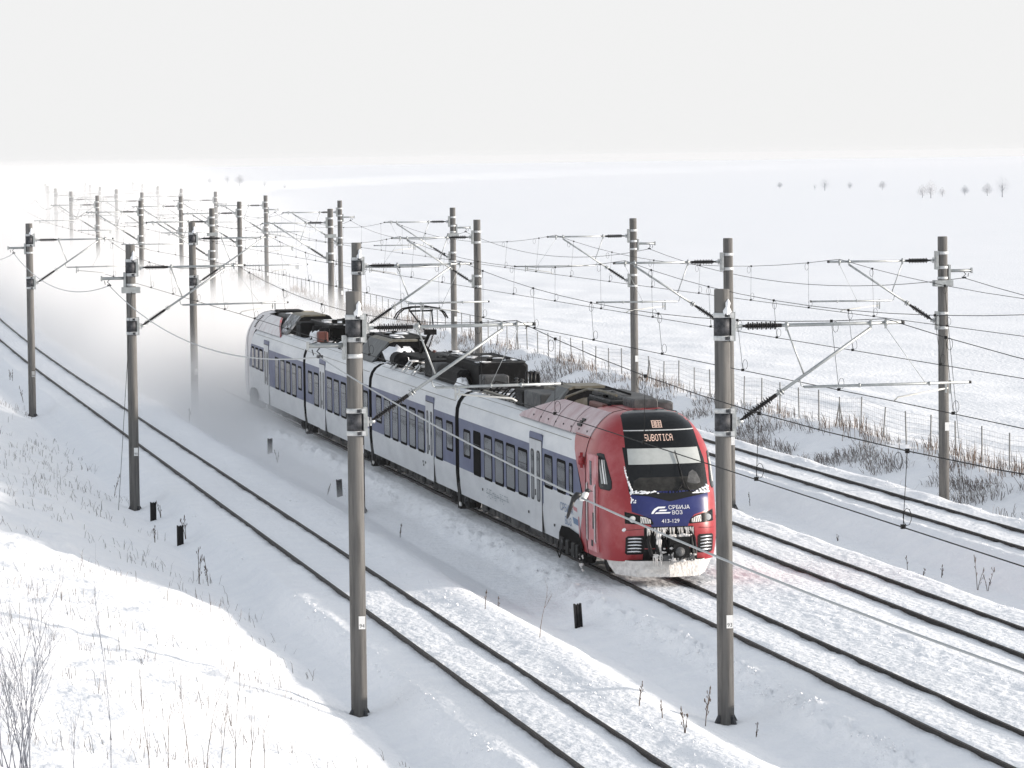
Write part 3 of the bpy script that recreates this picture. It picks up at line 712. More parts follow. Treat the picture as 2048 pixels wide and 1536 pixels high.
# cab side: window, door, handles, camera
def cpatch(name, tz, m, parent, off, mir=False):     # polygon in (angle, height) filled by a fan on the nose
    c = (sum(p[0] for p in tz)/len(tz), sum(p[1] for p in tz)/len(tz)); mb = MB(); n = len(tz); k = 5; P = []
    dense = []
    for i in range(n):
        a, b = tz[i], tz[(i+1) % n]
        dense += [(a[0]+(b[0]-a[0])*j/4, a[1]+(b[1]-a[1])*j/4) for j in range(4)]
    dense.append(dense[0])
    for q in range(k+1): P.append([nS(c[0]+(t-c[0])*q/k, c[1]+(z-c[1])*q/k, off) for t, z in dense])
    mb.grid(P, 0, True); return tpart(mb, name, m, parent, mir)
CW = [(.37, 3.24), (.50, 3.26), (.62, 3.24), (.69, 3.05), (.75, 2.78), (.785, 2.60), (.77, 2.44), (.70, 2.38), (.42, 2.40), (.38, 2.46)]
for mir, ends in ((False, front), (True, rear)):
    sgn = [CW, [(math.pi-t, z) for t, z in CW]]
    for poly in sgn:
        c_ = (sum(p[0] for p in poly)/10, sum(p[1] for p in poly)/10)
        cw = cpatch('cab_window', [(c_[0]+(t-c_[0])*1.09, c_[1]+(z-c_[1])*1.05) for t, z in poly], MT['rub'], ends, .005, mir)
        if not mir:
            for t0, t1, mm_ in ((.44, .49, 'shade'), (.53, .57, 'plate'), (.60, .63, 'shade')):
                pq = [(t0, 3.12), (t1, 3.12), (t1+.04, 2.52), (t0+.03, 2.52)]
                if poly is not CW: pq = [(math.pi-t, z) for t, z in pq]
                cpatch('curtain', pq, MT[mm_], cw, .013, mir)
        cpatch('pane', poly, MT['glass'] if not mir else MT['glass'], cw, .010, mir)
mb = MB(); mb.box((XS-.012, 100.62, .72), (XS+.05, 101.72, 3.22)); cd = tpart(mb, 'cab_door', MT['cdoor'], front)
mb = MB(); mb.box((XS-.02, 101.15, 2.42), (XS, 101.40, 3.05), 0); tpart(mb, 'door_window', MT['glass'], cd)
for y in (100.66, 101.62):
    mb = MB(); mb.tube([(XS-.03, y, .95), (XS-.055, y, 1.0), (XS-.055, y, 2.42), (XS-.03, y, 2.47)], .018, 6); mb.box((XS-.018, y+.02, .95), (XS-.006, y+.075, 2.47), 1); tpart(mb, 'grab_rail', [MT['zinc_light'], MT['rub']], front)
mb = MB(); mb.box((XS-.02, 100.95, 1.30), (XS-.008, 101.10, 1.72), 0); mb.box((XS-.02, 101.05, .84), (XS-.008, 101.28, 1.0), 0); tpart(mb, 'door_handle', MT['rub'], cd)
mb = MB(); lump(mb, (XS-.06, 102.25, 2.98), .14, 3, sq=(.7, 1.1, .9)); mb.box((XS-.1, 102.2, 2.8), (XS-.02, 102.28, 3.2)); tpart(mb, 'side_camera', MT['tr'], front)
# windows and doors along the left side, and mirrored on the right side
def rrect(y0, y1, z0, z1, r, n=4):
    o = []
    for cy, cz, a0 in ((y1-r, z1-r, 0), (y0+r, z1-r, 90), (y0+r, z0+r, 180), (y1-r, z0+r, 270)):
        for i in range(n+1):
            a = R(a0+90*i/n); o.append((cy+r*math.cos(a), cz+r*math.sin(a)))
    return o
def side_panel(poly, m, name, parent, x_out, th=.02, side=-1):
    mb = MB(); n = len(poly); xo, xi = XT+side*(1.56+x_out), XT+side*(1.56+x_out-th)
    mb.add([(xo, y, z) for y, z in poly]+[(xi, y, z) for y, z in poly], [tuple(range(n))[::side]]+[(i, (i+1) % n, (i+1) % n+n, i+n)[::-side] for i in range(n)])
    return tpart(mb, name, m, parent)
SK = 1.0054
def cz(z): return 10.93-(10.93-z)*SK
def window(Ya, Yb, z0, z1, parent, both=True, m='glass'):
    y0, y1 = min(Ya, Yb)*SK, max(Ya, Yb)*SK; z0, z1 = cz(z0), cz(z1)
    for side in ((-1, 1) if both else (-1,)):
        f = side_panel(rrect(y0, y1, z0, z1, .10), MT['void'], 'window', parent, .006, .02, side)
        side_panel(rrect(y0+.115, y1-.115, z0+.085, z1-.085, .07), MT[m], 'pane', f, .011, .004, side)
        if z1-z0 > 1.2:
            mb = MB(); mb.box((XT+side*1.574-.003, y0+.09, z1-.42), (XT+side*1.574+.003, y1-.09, z1-.40)); tpart(mb, 'window_bar', MT['rub'], f)
def door(Ya, Yb, parent):
    y0, y1 = min(Ya, Yb)*SK, max(Ya, Yb)*SK; z0, z1 = cz(.60), cz(3.13); ym = (y0+y1)/2
    for side in (-1, 1):
        side_panel(rrect(y0-.10, y1+.10, cz(1.35), cz(3.33), .12), MT['tb'], 'door_header', parent, .003, .02, side)
        d = side_panel([(y0-.035, z0), (y1+.035, z0), (y1+.035, z1+.03), (y0-.035, z1+.03)], MT['rub'], 'door', parent, .008, .02, side)
        for a, b in ((y0+.0, ym-.012), (ym+.012, y1)):
            lf = side_panel([(a, z0+.05), (b, z0+.05), (b, z1), (a, z1)], MT['ts'], 'door_leaf', d, .020, .015, side)
            fr_ = side_panel(rrect(a+.16, b-.16, cz(1.45), cz(2.86), .14), MT['rub'], 'window_frame', lf, .024, .01, side)
            side_panel(rrect(a+.22, b-.22, cz(1.50), cz(2.80), .11), MT['glass'], 'pane', lf, .028, .006, side)
        mb = MB(); mb.box((XT+side*1.585-.006, ym-.05, 1.55), (XT+side*1.585+.006, ym+.05, 1.72)); tpart(mb, 'door_button', MT['rub'], d)
W1 = [(119.80, 118.60, 1.84, 2.70), (116.29, 114.95, 1.42, 2.76), (114.53, 113.12, 1.42, 2.76), (112.72, 111.32, 1.42, 2.76), (110.88, 109.46, 1.42, 2.76), (107.0, 105.85, 1.92, 2.84), (105.25, 104.05, 1.93, 2.84), (103.62, 103.08, 1.95, 2.84)]
for a in W1: window(*a, cars[0])
window(118.10, 116.85, 1.42, 2.76, cars[0], True, 'void')  # black pane painting the unlit inside behind the open window
door(109.05, 107.36, cars[0])
W2 = [(137.4, 136.15, 1.80, 2.76), (135.62, 134.25, 1.42, 2.77), (133.8, 132.5, 1.42, 2.77), (132.05, 130.7, 1.42, 2.77), (130.2, 128.85, 1.42, 2.77), (128.42, 127.1, 1.42, 2.77), (124.95, 123.6, 1.42, 2.77), (122.92, 121.68, 1.84, 2.77)]
for a in W2: window(*a, cars[1])
door(126.75, 125.30, cars[1])
W3 = [(155.0, 153.8, 1.82, 2.72), (153.3, 151.95, 1.44, 2.74), (149.72, 148.3, 1.43, 2.76), (147.86, 146.45, 1.43, 2.76), (146.0, 144.62, 1.43, 2.76), (144.15, 142.8, 1.43, 2.76), (142.3, 140.95, 1.43, 2.76), (140.4, 139.25, 1.82, 2.76)]
for a in W3: window(*a, cars[2])
door(151.65, 150.2, cars[2])
W4 = [(157.95, 156.85, 1.80, 2.76), (159.84, 158.5, 1.44, 2.78), (161.6, 160.3, 1.44, 2.78), (163.45, 162.15, 1.44, 2.78), (165.2, 163.95, 1.44, 2.78), (170.5, 169.3, 1.93, 2.88), (171.9, 170.8, 1.94, 2.88), (173.2, 172.3, 1.95, 2.88)]
for a in W4: window(*a, cars[3])
door(168.8, 167.3, cars[3])
# lettering and stripes low on the front carriage
def side_text(s, size, y, z, name, m):
    me = text_mesh(s, size, m); c = Vector((XT, 138.8, 0))
    for v in me.vertices: v.co = Vector((XS-.006, y-v.co.x*1.5, z+v.co.y))-c
    link(name, me, cars[0])
side_text('СРБИЈА', .30, 104.55, 1.52, 'lettering', MT['txtb']); side_text('ВОЗ', .30, 104.35, 1.19, 'lettering', MT['txtb'])
def side_poly(name, pts, m, parent, off=.006):
    mb = MB(); mb.add([(XS-off, y, z) for y, z in pts], [tuple(range(len(pts)))]); return tpart(mb, name, m, parent)
side_poly('stripe', [(103.75, 1.68), (103.15, 1.66), (103.1, 1.55), (103.55, 1.57)], MT['stripe_r'], cars[0])
side_poly('stripe', [(103.75, 1.38), (103.0, 1.36), (102.95, 1.2), (103.6, 1.22)], MT['stripe_b'], cars[0])
side_poly('stripe', [(103.95, 1.05), (102.9, 1.0), (102.85, .82), (103.7, .88)], MT['stripe_g'], cars[0])
side_poly('stripe', [(103.02, 1.45), (102.88, 1.45), (102.75, 1.0), (102.8, .75)], MT['stripe_r'], cars[0])
mb = MB()
for q in range(60):                        # rows of small data stencils low on the side
    y = 113.0+3.6*random.random(); z = .86+.06*int(3*random.random())+(.12 if q % 3 else 0); mb.box((XS-.006, y, z), (XS, y+.05+.1*random.random(), z+.022))
tpart(mb, 'data_stencil', MT['stripe_g'], cars[0])
mb = MB()
for y, z in ((117.2, 1.0), (109.9, .95), (106.2, .9), (128.1, 1.05), (127.6, 1.05), (128.0, .95), (127.3, .9)): mb.box((XS-.008, y, z), (XS, y+.12, z+.07))
tpart(mb, 'data_stencil', MT['rub'], cars[0])
mb = MB()
for a, b in ((104.2, 121.0), (122.2, 138.9), (140.1, 156.4), (157.4, 173.3)):
    for z, x in ((3.40, 1.478), (3.66, 1.21)): mb.tube([(XT-x-.003, a, z), (XT-x-.003, b, z)], .007, 4)
tpart(mb, 'roof_gutter', MT['olive'], train)
# gangways, underframe, bogies
for J in (J1, J2, J3):
    mb = MB(); ring = [(-x+.10 if x > .3 else -x, z) for z, x in BODY[:10]]; ring = [(-(x-.09), z-.02) for z, x in BODY]
    full = ring+[(-x, z) for x, z in ring[::-1]]
    ys_ = np.linspace(J-.36, J+.36, 7); nb = len(full); mb.grid([[(XT+x*(1.0 if i % 2 else .985), y, z) for x, z in full] for i, y in enumerate(ys_)], lambda i, j: 1 if 5 <= j < nb-6 else 0, False)
    tpart(mb, 'gangway_bellows', [MT['void'], MT['deck']], train)
    mb = MB(); mb.box((XT-1.52, J-.2, .1), (XT-1.30, J+.25, .95)); mb.tube([(XT-1.53, J, .9), (XT-1.55, J, 1.3)], .05, 6); [lump(mb, (XT-1.5+.05*k, J-.15+.1*k, .25+.2*k), .07, int(J)+k, 1, (.6, 1.3, 1.1)) for k in range(3)]; tpart(mb, 'damper', [MT['under'], MT['ice']], train)
def bogie(yc, cover=False):
    mb = MB()
    for s in (-1, 1):
        mb.cbox((XT+s*1.28-.16, yc-1.75, .42), (XT+s*1.28+.16, yc+1.75, .72), .05, 0)
        for a in (-1.2, 1.2):
            mb.cbox((XT+s*1.36-.13, yc+a-.24, .22), (XT+s*1.36+.13, yc+a+.24, .66), .05, 0); mb.lathe((XT+s*1.34, yc+a+.42, .3), (XT+s*1.34, yc+a+.42, .72), [(0, .1), (.08, .12), (.16, .09), (.24, .12), (.34, .09), (.42, .1)], 10)
            mb.lathe((XT+s*1.40, yc+a, .40), (XT+s*1.56, yc+a, .40), [(0, .15), (.10, .15), (.16, .08)], 12)
        mb.cbox((XT+s*1.36-.12, yc-.35, .25), (XT+s*1.36+.12, yc+.35, .86), .05)
    mb.cbox((XT-1.3, yc-.3, .45), (XT+1.3, yc+.3, .70), .04)
    b = tpart(mb, 'bogie', MT['under'], train)
    for a in (-1.2, 1.2):
        for s in (-1, 1):
            mb = MB(); mb.lathe((XT+s*.68, yc+a, .43), (XT+s*.84, yc+a, .43), [(0, .47), (.03, .47), (.05, .43), (.14, .43), (.145, .34), (.10, .30), (.13, .12), (.16, .10)], 28); tpart(mb, 'wheel', MT['rail'], b)
    return b
for yc in (104.1, J1, J2, J3, MIRY-104.1): bogie(yc)
for mir in (False, True):
    mb = MB(); poly = [(102.55, .30), (102.5, .72), (102.9, .98), (104.2, 1.05), (105.25, 1.02), (105.6, .80), (105.65, .30)]  # flat black sheet painting the shaded opening around the bogie
    n = len(poly); mb.add([(XS-.008, y, z) for y, z in poly], [tuple(range(n))]); tpart(mb, 'wheel_arch_shade', MT['void'], train, mir)
    mb = MB(); mb.add([(2*XT-XS+.008, y, z) for y, z in poly], [tuple(range(n))]); tpart(mb, 'wheel_arch_shade', MT['void'], train, mir)
    mb = MB()
    for y, w_ in ((102.9, .16), (103.4, .22), (104.2, .2), (105.0, .25)): mb.cbox((XS-.09, y-w_, .35), (XS+.1, y+w_, .70+.1*w_), .03)
    for q in range(14): lump(mb, (XS-.05, 102.2+.5*random.random(), .10+.4*random.random()), .02+.03*random.random(), q+300, 1, (.7, 1.3, .8))
    mb.box((XS-.06, 102.5, .42), (XS+.08, 105.4, .52))
    mb.tube([(XS-.1, 105.2, .6), (XS-.12, 105.3, .3), (XS-.12, 105.0, .18), (XS-.1, 104.8, .4)], .02, 6)
    tpart(mb, 'axle_gear', [MT['under'], MT['ice']], train, mir)
mb = MB()
for a, b in ((106, 119.3), (123.8, 137.2), (141.8, 154.6), (159.2, 171)):
    mb.box((XT-1.22, a, .24), (XT+1.22, b, .60), 0)
    for y in np.arange(a+.4, b-.6, 1.25): mb.cbox((XT-1.36, y, .26+.1*random.random()), (XT-1.1, y+.8+.4*random.random(), .58), .04)
tpart(mb, 'underframe', MT['under2'], train)
# ---- roof equipment
def rbox(name, y0, y1, x0, x1, z0, z1, m='dark', c=.05, ribs=0, snow=0, parent=None):
    mb = MB(); mb.cbox((XT+x0, y0, z0), (XT+x1, y1, z1), c)
    for k in range(ribs):
        t = y0+(y1-y0)*(k+.5)/ribs; mb.box((XT+x0-.012, t-.02, z0+.08), (XT+x0+.01, t+.02, z1-.12), 1)
    if snow:
        for q in range(snow): lump(mb, (XT+x0+(x1-x0)*random.random(), y0+(y1-y0)*random.random(), z1), .10+.12*random.random(), q+int(y0*7), 2, (1.5, 2.5, .22))
    return tpart(mb, name, [MT[m], MT['grey'], MT['roof_snow']], parent)
def arch(yc, dy, top=4.52, m_left='panel', parent=None):
    """roof cover folded like a wide trapezoid across the roof"""
    mb = MB(); pr_ = [(-1.22, 3.70), (-.62, top-.06), (-.45, top), (.45, top), (.62, top-.06), (1.22, 3.70)]
    for i in range(5):
        (xa, za), (xb, zb_) = pr_[i], pr_[i+1]
        n = Vector((-(zb_-za), 0, xb-xa)).normalized()*.07
        A = [(XT+xa, yc-dy, za), (XT+xb, yc-dy, zb_), (XT+xb, yc+dy, zb_), (XT+xa, yc+dy, za)]; B = [(p[0]-n.x, p[1], p[2]-n.z) for p in A]
        mb.add(A+B, [(0, 1, 2, 3), (7, 6, 5, 4), (0, 4, 5, 1), (1, 5, 6, 2), (2, 6, 7, 3), (3, 7, 4, 0)], 1 if i == 0 else (2 if i in (1, 2) else 0))
    # dark end plate with an arched cut-out
    P = [[], []]
    for k in range(13):
        x = -1.1+2.2*k/12; P[0].append((XT+x, yc-dy+.06, min(float(np.interp(x, [a for a, b in pr_], [b for a, b in pr_]))-.03, top-.03))); P[1].append((XT+x, yc-dy+.06, 3.68+.55*max(0, 1-(x/.75)**2)**.5))
    mb.grid(P, 0, False)
    return tpart(mb, 'roof_cover', [MT['dark'], MT[m_left], MT['olive']], parent)
def post_insul(x, y, z, h, m='grey'):
    mb = MB(); prof = [(0, .05)]
    for k in range(6): prof += [(h*(k+.3)/6, .045), (h*(k+.5)/6, .085), (h*(k+.8)/6, .045)]
    mb.lathe((XT+x, y, z), (XT+x, y, z+h), prof+[(h, .05)], 10); return tpart(mb, 'post_insulator', MT[m])
def hose(pts, r=.03, m='dark'):
    mb = MB(); mb.tube([(XT+x, y, z) for x, y, z in pts], r, 7); return tpart(mb, 'roof_pipe', MT[m])
# front carriage
rbox('air_conditioner', 102.2, 103.5, -.22, .45, 4.30, 4.56, 'grey', .04, 4); rbox('roof_box', 102.6, 103.6, .5, .95, 4.2, 4.46, 'grey', .05)
rbox('air_conditioner', 103.7, 106.6, -.55, .85, 3.7, 4.42, 'dark', .06, 0); rbox('radiator', 103.9, 105.6, -.70, -.2, 4.0, 4.34, 'rust', .03, 6)
rbox('roof_box', 103.8, 107.6, -.2, .7, 4.40, 4.52, 'grey', .03, 0)
hose([(-.3, 103.9, 4.56), (-.35, 105.5, 4.60), (-.4, 107.2, 4.56), (-.8, 108.2, 4.3), (-.95, 108.4, 3.9)], .035, 'olive'); hose([(.1, 104, 4.58), (.05, 106, 4.62), (0, 108, 4.5)], .03, 'dark')
arch(109.6, .75, 4.55)
rbox('roof_box', 110.9, 113.4, -1.0, -.25, 3.68, 4.22, 'grey', .03, 0); rbox('roof_box', 111.0, 114.5, -.2, .8, 3.68, 4.30, 'olive', .04); rbox('roof_box', 113.6, 114.8, -1.0, -.3, 3.68, 4.18, 'dark', .04, 5)
for q in range(9):
    y = 115+q*.62; hose([(-.9, y, 3.72), (-.7+.2*random.random(), y+.2, 4.0+.1*random.random()), (.1, y+.5, 3.92), (.7, y+.3, 3.74)], .028)
rbox('roof_box', 115.2, 119.6, .15, .9, 3.68, 3.98, 'dark', .04, 0, 2); rbox('roof_rack', 115, 120.6, -.92, -.80, 3.74, 3.82, 'olive', .01)
for y in (118.4, 119.3): post_insul(-.1, y, 3.7, .55)
mb = MB()
for k in range(3): mb.tube([(XT+.1+k*.12, 118.8, 4.0), (XT+.15+k*.12, 118.9, 4.42), (XT+.35+k*.1, 119.2, 4.36), (XT+.4+k*.1, 119.3, 3.9)], .05, 8)
tpart(mb, 'cable_loop', MT['rub'])
# second carriage: traction boxes and pantograph
rbox('traction_box', 123.2, 129.4, -.55, 1.02, 3.68, 4.50, 'dark', .10, 0, 1); rbox('traction_box', 124.6, 128.4, -1.0, -.54, 3.68, 4.22, 'dark', .10)
rbox('air_intake', 122.4, 123.3, -.55, .25, 3.70, 4.15, 'grey', .04); rbox('roof_box', 122.7, 123.5, -.44, .14, 3.80, 4.02, 'rub', .02)
rbox('brake_resistor', 129.6, 131.0, -1.0, -.2, 3.68, 4.30, 'dark', .03, 6); rbox('roof_box', 128.5, 129.5, -1.02, -.3, 3.68, 4.24, 'grey', .05)
rbox('roof_plate', 129.5, 134.0, -.1, .9, 4.30, 4.36, 'grey', .01, 0, 2); rbox('roof_box', 130, 133.6, 0, .8, 3.68, 4.25, 'dark', .06)
for x, y in ((-.6, 131.8), (-.55, 138.0), (.5, 134.6), (-.1, 133.8), (.5, 138.0)): post_insul(x, y, 3.7, .52, 'grey' if x < 0 else 'rust')
mb = MB(); mb.lathe((XT-.95, 136.2, 3.98), (XT-.95, 137.3, 3.98), [(0, .12), (.06, .26), (1.0, .26), (1.1, .14)], 14); tpart(mb, 'air_tank', MT['dark'])
for y in (131.6, 132.2, 133.6, 134.2, 136.0, 136.6): hose([(-1.28, y, 3.70), (-.92, y+.5, 4.0)], .03, 'zinc_light')
rbox('pantograph_base', 134.3, 138.6, -.62, .62, 4.05, 4.14, 'dark', .02)
mb = MB()
mb.tube([(XT, 137.9, 4.15), (XT+.02, 135.9, 4.95)], [.075, .055], 8); mb.tube([(XT+.16, 137.6, 4.12), (XT+.14, 136.0, 4.86)], .02, 6); mb.box((XT-.18, 135.75, 4.86), (XT+.22, 136.05, 5.04))
for s in (-1, 1): mb.tube([(XT+s*.14, 135.9, 4.97), (XT+s*.38, 137.7, 5.62)], .028, 6)
mb.tube([(XT-.42, 137.7, 5.62), (XT+.42, 137.7, 5.62)], .03, 6)
for y in (137.5, 137.95):
    mb.tube([(XT-.92, y, 5.36), (XT-.80, y, 5.56), (XT-.62, y, 5.70), (XT-.3, y, 5.755), (XT+.3, y, 5.755), (XT+.62, y, 5.70), (XT+.80, y, 5.56), (XT+.92, y, 5.36)], .026, 7)
for s in (-1, 1): mb.tube([(XT+s*.4, 137.5, 5.74), (XT+s*.4, 137.7, 5.62), (XT+s*.4, 137.95, 5.74)], .016, 5)
tpart(mb, 'pantograph', MT['dark'])
# third carriage
arch(143.4, 2.2, 4.46); rbox('roof_box', 140.4, 142.4, -.9, -.2, 3.68, 4.10, 'dark', .05); rbox('roof_plate', 141.8, 147.2, -.35, .95, 4.42, 4.48, 'dark', .01, 0, 2); rbox('roof_box', 146.0, 148.4, -.5, .7, 3.7, 4.36, 'dark', .1, 0, 2)
mb = MB(); lump(mb, (XT-.45, 140.4, 3.85), .42, 91, 0, (1.1, 1.2, .9)); lump(mb, (XT-.55, 126.0, 3.85), .0, 1); lump(mb, (XT-.95, 124.2, 3.75), .24, 92, 0, (1, 2.2, 1)); lump(mb, (XT-.7, 158.6, 3.8), .34, 93, 0, (1, 2, .9)); lump(mb, (XT-.6, 152.4, 3.75), .3, 94, 0, (1, 2.5, .8)); lump(mb, (XT-.5, 161.2, 3.8), .3, 95, 0, (1, 2, .8)); tpart(mb, 'snow_mound', MT['roof_snow'])
for q in range(7): hose([(-1.0, 148.5+q*.9, 3.72), (-.6, 148.8+q*.9, 3.95), (.2, 149+q*.9, 3.9), (.7, 149.2+q*.9, 3.72)], .03)
rbox('roof_box', 149, 155.4, .1, .95, 3.68, 4.12, 'dark', .05, 0, 3)
# rear carriage
rbox('traction_box', 157.8, 163.8, -.4, 1.0, 4.20, 4.34, 'dark', .05, 0, 3); rbox('air_intake', 162.4, 163.8, -.95, -.35, 3.68, 4.28, 'dark', .05, 5); rbox('roof_box', 158, 162, .2, .95, 3.68, 4.2, 'dark', .05)
for y in (158.4, 160.4): 
    mb = MB(); mb.lathe((XT-.75, y, 3.98), (XT-.2, y, 3.98), [(0, .1), (.04, .25), (.5, .25), (.55, .1)], 14); tpart(mb, 'air_tank', MT['dark'])
rbox('roof_box', 157.5, 158.0, -.9, -.5, 3.68, 4.1, 'rust', .04)
arch(166.4, 1.5, 4.5, 'deck'); rbox('air_conditioner', 168.6, 172.4, -.6, .7, 3.7, 4.32, 'grey', .08, 6, 2); rbox('roof_box', 172.6, 174.4, -.5, .6, 4.1, 4.4, 'dark', .05)
hose([(-.3, 168.4, 4.38), (.2, 169.5, 4.45), (.7, 170.5, 4.4)], .05, 'olive')

rr_ = random.Random(21)
for a, b in ((113, 120.8), (122, 139), (140, 156.4), (157.4, 167.5)):
    for q in range(int((b-a)*1.3)):
        y = rr_.uniform(a, b); x = rr_.choice([-1, -1, 1])*rr_.uniform(.1, .92); h = rr_.uniform(.06, .28); l = rr_.uniform(.1, .6); wd = rr_.uniform(.06, .22)
        if q % 3 == 0: hose([(x, y, 3.72), (x+rr_.uniform(-.1, .1), y+l*.4, 3.78+h), (x+rr_.uniform(-.2, .2), y+l, 3.80+h*.5), (x+rr_.uniform(-.3, .3), y+l*1.6, 3.70)], rr_.uniform(.012, .03), rr_.choice(['void', 'dark', 'grey']))
        else: rbox('roof_fitting', y, y+l, x-wd/2, x+wd/2, 3.67, 3.70+h, rr_.choice(['dark', 'dark', 'void', 'grey', 'panel']), .02, 0, rr_.choice([0, 0, 1]))
for y0, y1, x0, x1, zt in ((123.3, 129.2, -.5, .95, 4.50), (130.1, 133.5, .05, .75, 4.36), (141.9, 147.0, -.3, .9, 4.48), (146.1, 148.3, -.45, .65, 4.36), (157.9, 163.6, -.35, .95, 4.34), (103.8, 106.5, -.5, .8, 4.42), (111.1, 114.4, -.15, .75, 4.30), (149.1, 155.3, .15, .9, 4.12)):
    n = int((y1-y0)/.7)
    mb = MB(); mb.box((XT+x0, y0, zt-.01), (XT+x0+.03, y1, zt+.035)); mb.box((XT+x1-.03, y0, zt-.01), (XT+x1, y1, zt+.035))
    for k in range(n+1): y = y0+(y1-y0)*k/n; mb.box((XT+x0+.03, y-.012, zt-.01), (XT+x1-.03, y+.012, zt+.02))
    for k in range(n): lump(mb, (XT+rr_.uniform(x0+.1, x1-.1), y0+(y1-y0)*(k+rr_.random())/n, zt), rr_.uniform(.06, .20), 700+k+int(y0), 1, (1.3, 2.2, .16))
    tpart(mb, 'roof_walkway', [MT['grey'], MT['roof_snow']])
    for k in range(3):
        y = rr_.uniform(y0, y1-.5); x = rr_.uniform(x0, x1-.2); rbox('roof_fitting', y, y+rr_.uniform(.15, .5), x, x+rr_.uniform(.08, .2), zt, zt+rr_.uniform(.05, .14), rr_.choice(['void', 'grey', 'dark']), .015)
    mb = MB()
    for k in range(n): y = y0+.2+(y1-y0-.3)*k/n; mb.box((XT+x0-.012, y, zt-.42), (XT+x0+.0, y+.38, zt-.16))
    tpart(mb, 'access_panel', MT['grey'])
mb = MB()
for q in range(170):
    y = rr_.uniform(105, 172); x = rr_.choice([-1, 1])*rr_.uniform(.2, .98); lump(mb, (XT+x, y, 3.67), rr_.uniform(.06, .2), q+500, 0, (.8, 2.0, .22))
tag(tpart(mb, 'roof_snow', MT['roof_snow'])); bpy.data.objects['roof_snow']['kind'] = 'stuff'

# ---------------------------------------------------------------- fence along the top of the bank
def fx(Y): return 42.0+float(cur(Y))
def make_fence():
    root = tag(empty('wire_fence'), 'thin wire fence of grey steel posts along the bank beside the field', 'fence')
    mb = MB(); mb.tube([(0, 0, -.5), (0, 0, 1.28)], .028, 6); pm = mb.mesh('post', MT['post'])
    mb = MB(); mb.tube([(0, -.75, -.3), (0, 0, 1.0)], .024, 6); mb.tube([(0, .75, -.3), (0, 0, 1.0)], .024, 6); bm_ = mb.mesh('brace', MT['post'])
    ys = []; y = 97.0
    while y < 420 and len(ys) < 96: ys.append(y); y += 3.15
    zs = []
    for i, y in enumerate(ys):
        z = H1(fx(y), y); zs.append(z)
        o = link('post', pm, root, (fx(y), y, z-.05+random.uniform(-.05, .06))); o.rotation_euler = (random.uniform(-.03, .03), random.uniform(-.03, .03), 0)
        if i == 16: o.rotation_euler = (.28, 0, 0)
        if i % 11 == 7: link('brace', bm_, root, (fx(y), y, z))
    mb = MB()
    for h in (.12, .30, .48, .66, .84, 1.02, 1.18):
        mb.tube([(fx(y), y, z+h) for y, z in zip(ys, zs)], .0045, 4)
    for k in range(int((200-97)/.3)):
        y = 97+k*.3; z = H1(fx(y), y); mb.tube([(fx(y), y, z), (fx(y), y, z+1.18)], .0028, 3, caps=False)
    mb.build('wire_mesh', MT['mesh'], root)
make_fence()

# ---------------------------------------------------------------- black marker posts
def unpix(px, py, z):
    d = F*8000+RT2*(px-1024)-UP2*(py-768); t = (z-CAM_H)/d.z; return Vector((0, 0, CAM_H))+d*t
def on_ground(px, py):
    z = -.5
    for _ in range(40):
        p = unpix(px, py, z); z = .5*z+.5*H1(p.x, p.y)
    return unpix(px, py, z)
def make_markers():
    mb = MB()
    mb.box((-.095, -.03, -.3), (-.06, .05, .60)); mb.box((.06, -.03, -.3), (.095, .05, .60)); mb.box((-.06, .0, -.3), (.06, .05, .57)); mb.box((-.02, -.02, -.3), (.02, .0, .60))
    me = mb.mesh('marker_post', MT['black'])
    spots = [(1158, 1255, .06, 'black slotted marker post in the ditch between the train and the left track'), (680, 993, .05, 'tilted black marker post seen just left of mast 94'),
             (540, 907, -.02, 'black marker post in the ditch in front of the rear carriages'), (307, 1041, 0, 'black marker post among weeds beside the mast numbered 90'),
             (361, 1090, 0, 'black marker post with snow at its foot, nearest on the left bank'), (215, 716, 0, 'small faint marker post far back in the blown snow')]
    first = None
    for px, py, tl, lab in spots:
        p = on_ground(px, py); o = bpy.data.objects.new('marker_post', me) if first is None else first.copy()
        first = first or o; col.objects.link(o); o.location = p; o.rotation_euler = (0, -tl, .2)
        tag(o, lab, 'marker post', 'black plastic marker posts in the snow')
make_markers()

# ---------------------------------------------------------------- plants
def twig(mb, p, d, ln, r, depth, rnd, spread=.5, m=0):
    n = 3; pts = [Vector(p)]; q = Vector(p); dd = Vector(d).normalized()
    for i in range(n):
        dd = (dd+Vector((rnd.uniform(-1, 1), rnd.uniform(-1, 1), rnd.uniform(-.3, .6)))*.10).normalized(); q = q+dd*ln/n; pts.append(q.copy())
    mb.tube(pts, [r*(1-.7*i/n) for i in range(n+1)], 4, m, caps=False)
    if depth > 0:
        for k in range(rnd.randint(2, 4)):
            t = rnd.uniform(.25, .95); i = min(int(t*n), n-1); b = pts[i].lerp(pts[i+1], t*n-i)
            nd = (dd+Vector((rnd.uniform(-1, 1), rnd.uniform(-1, 1), rnd.uniform(-.1, .8)))*spread).normalized()
            twig(mb, b, nd, ln*rnd.uniform(.35, .6), r*.5, depth-1, rnd, spread, m)
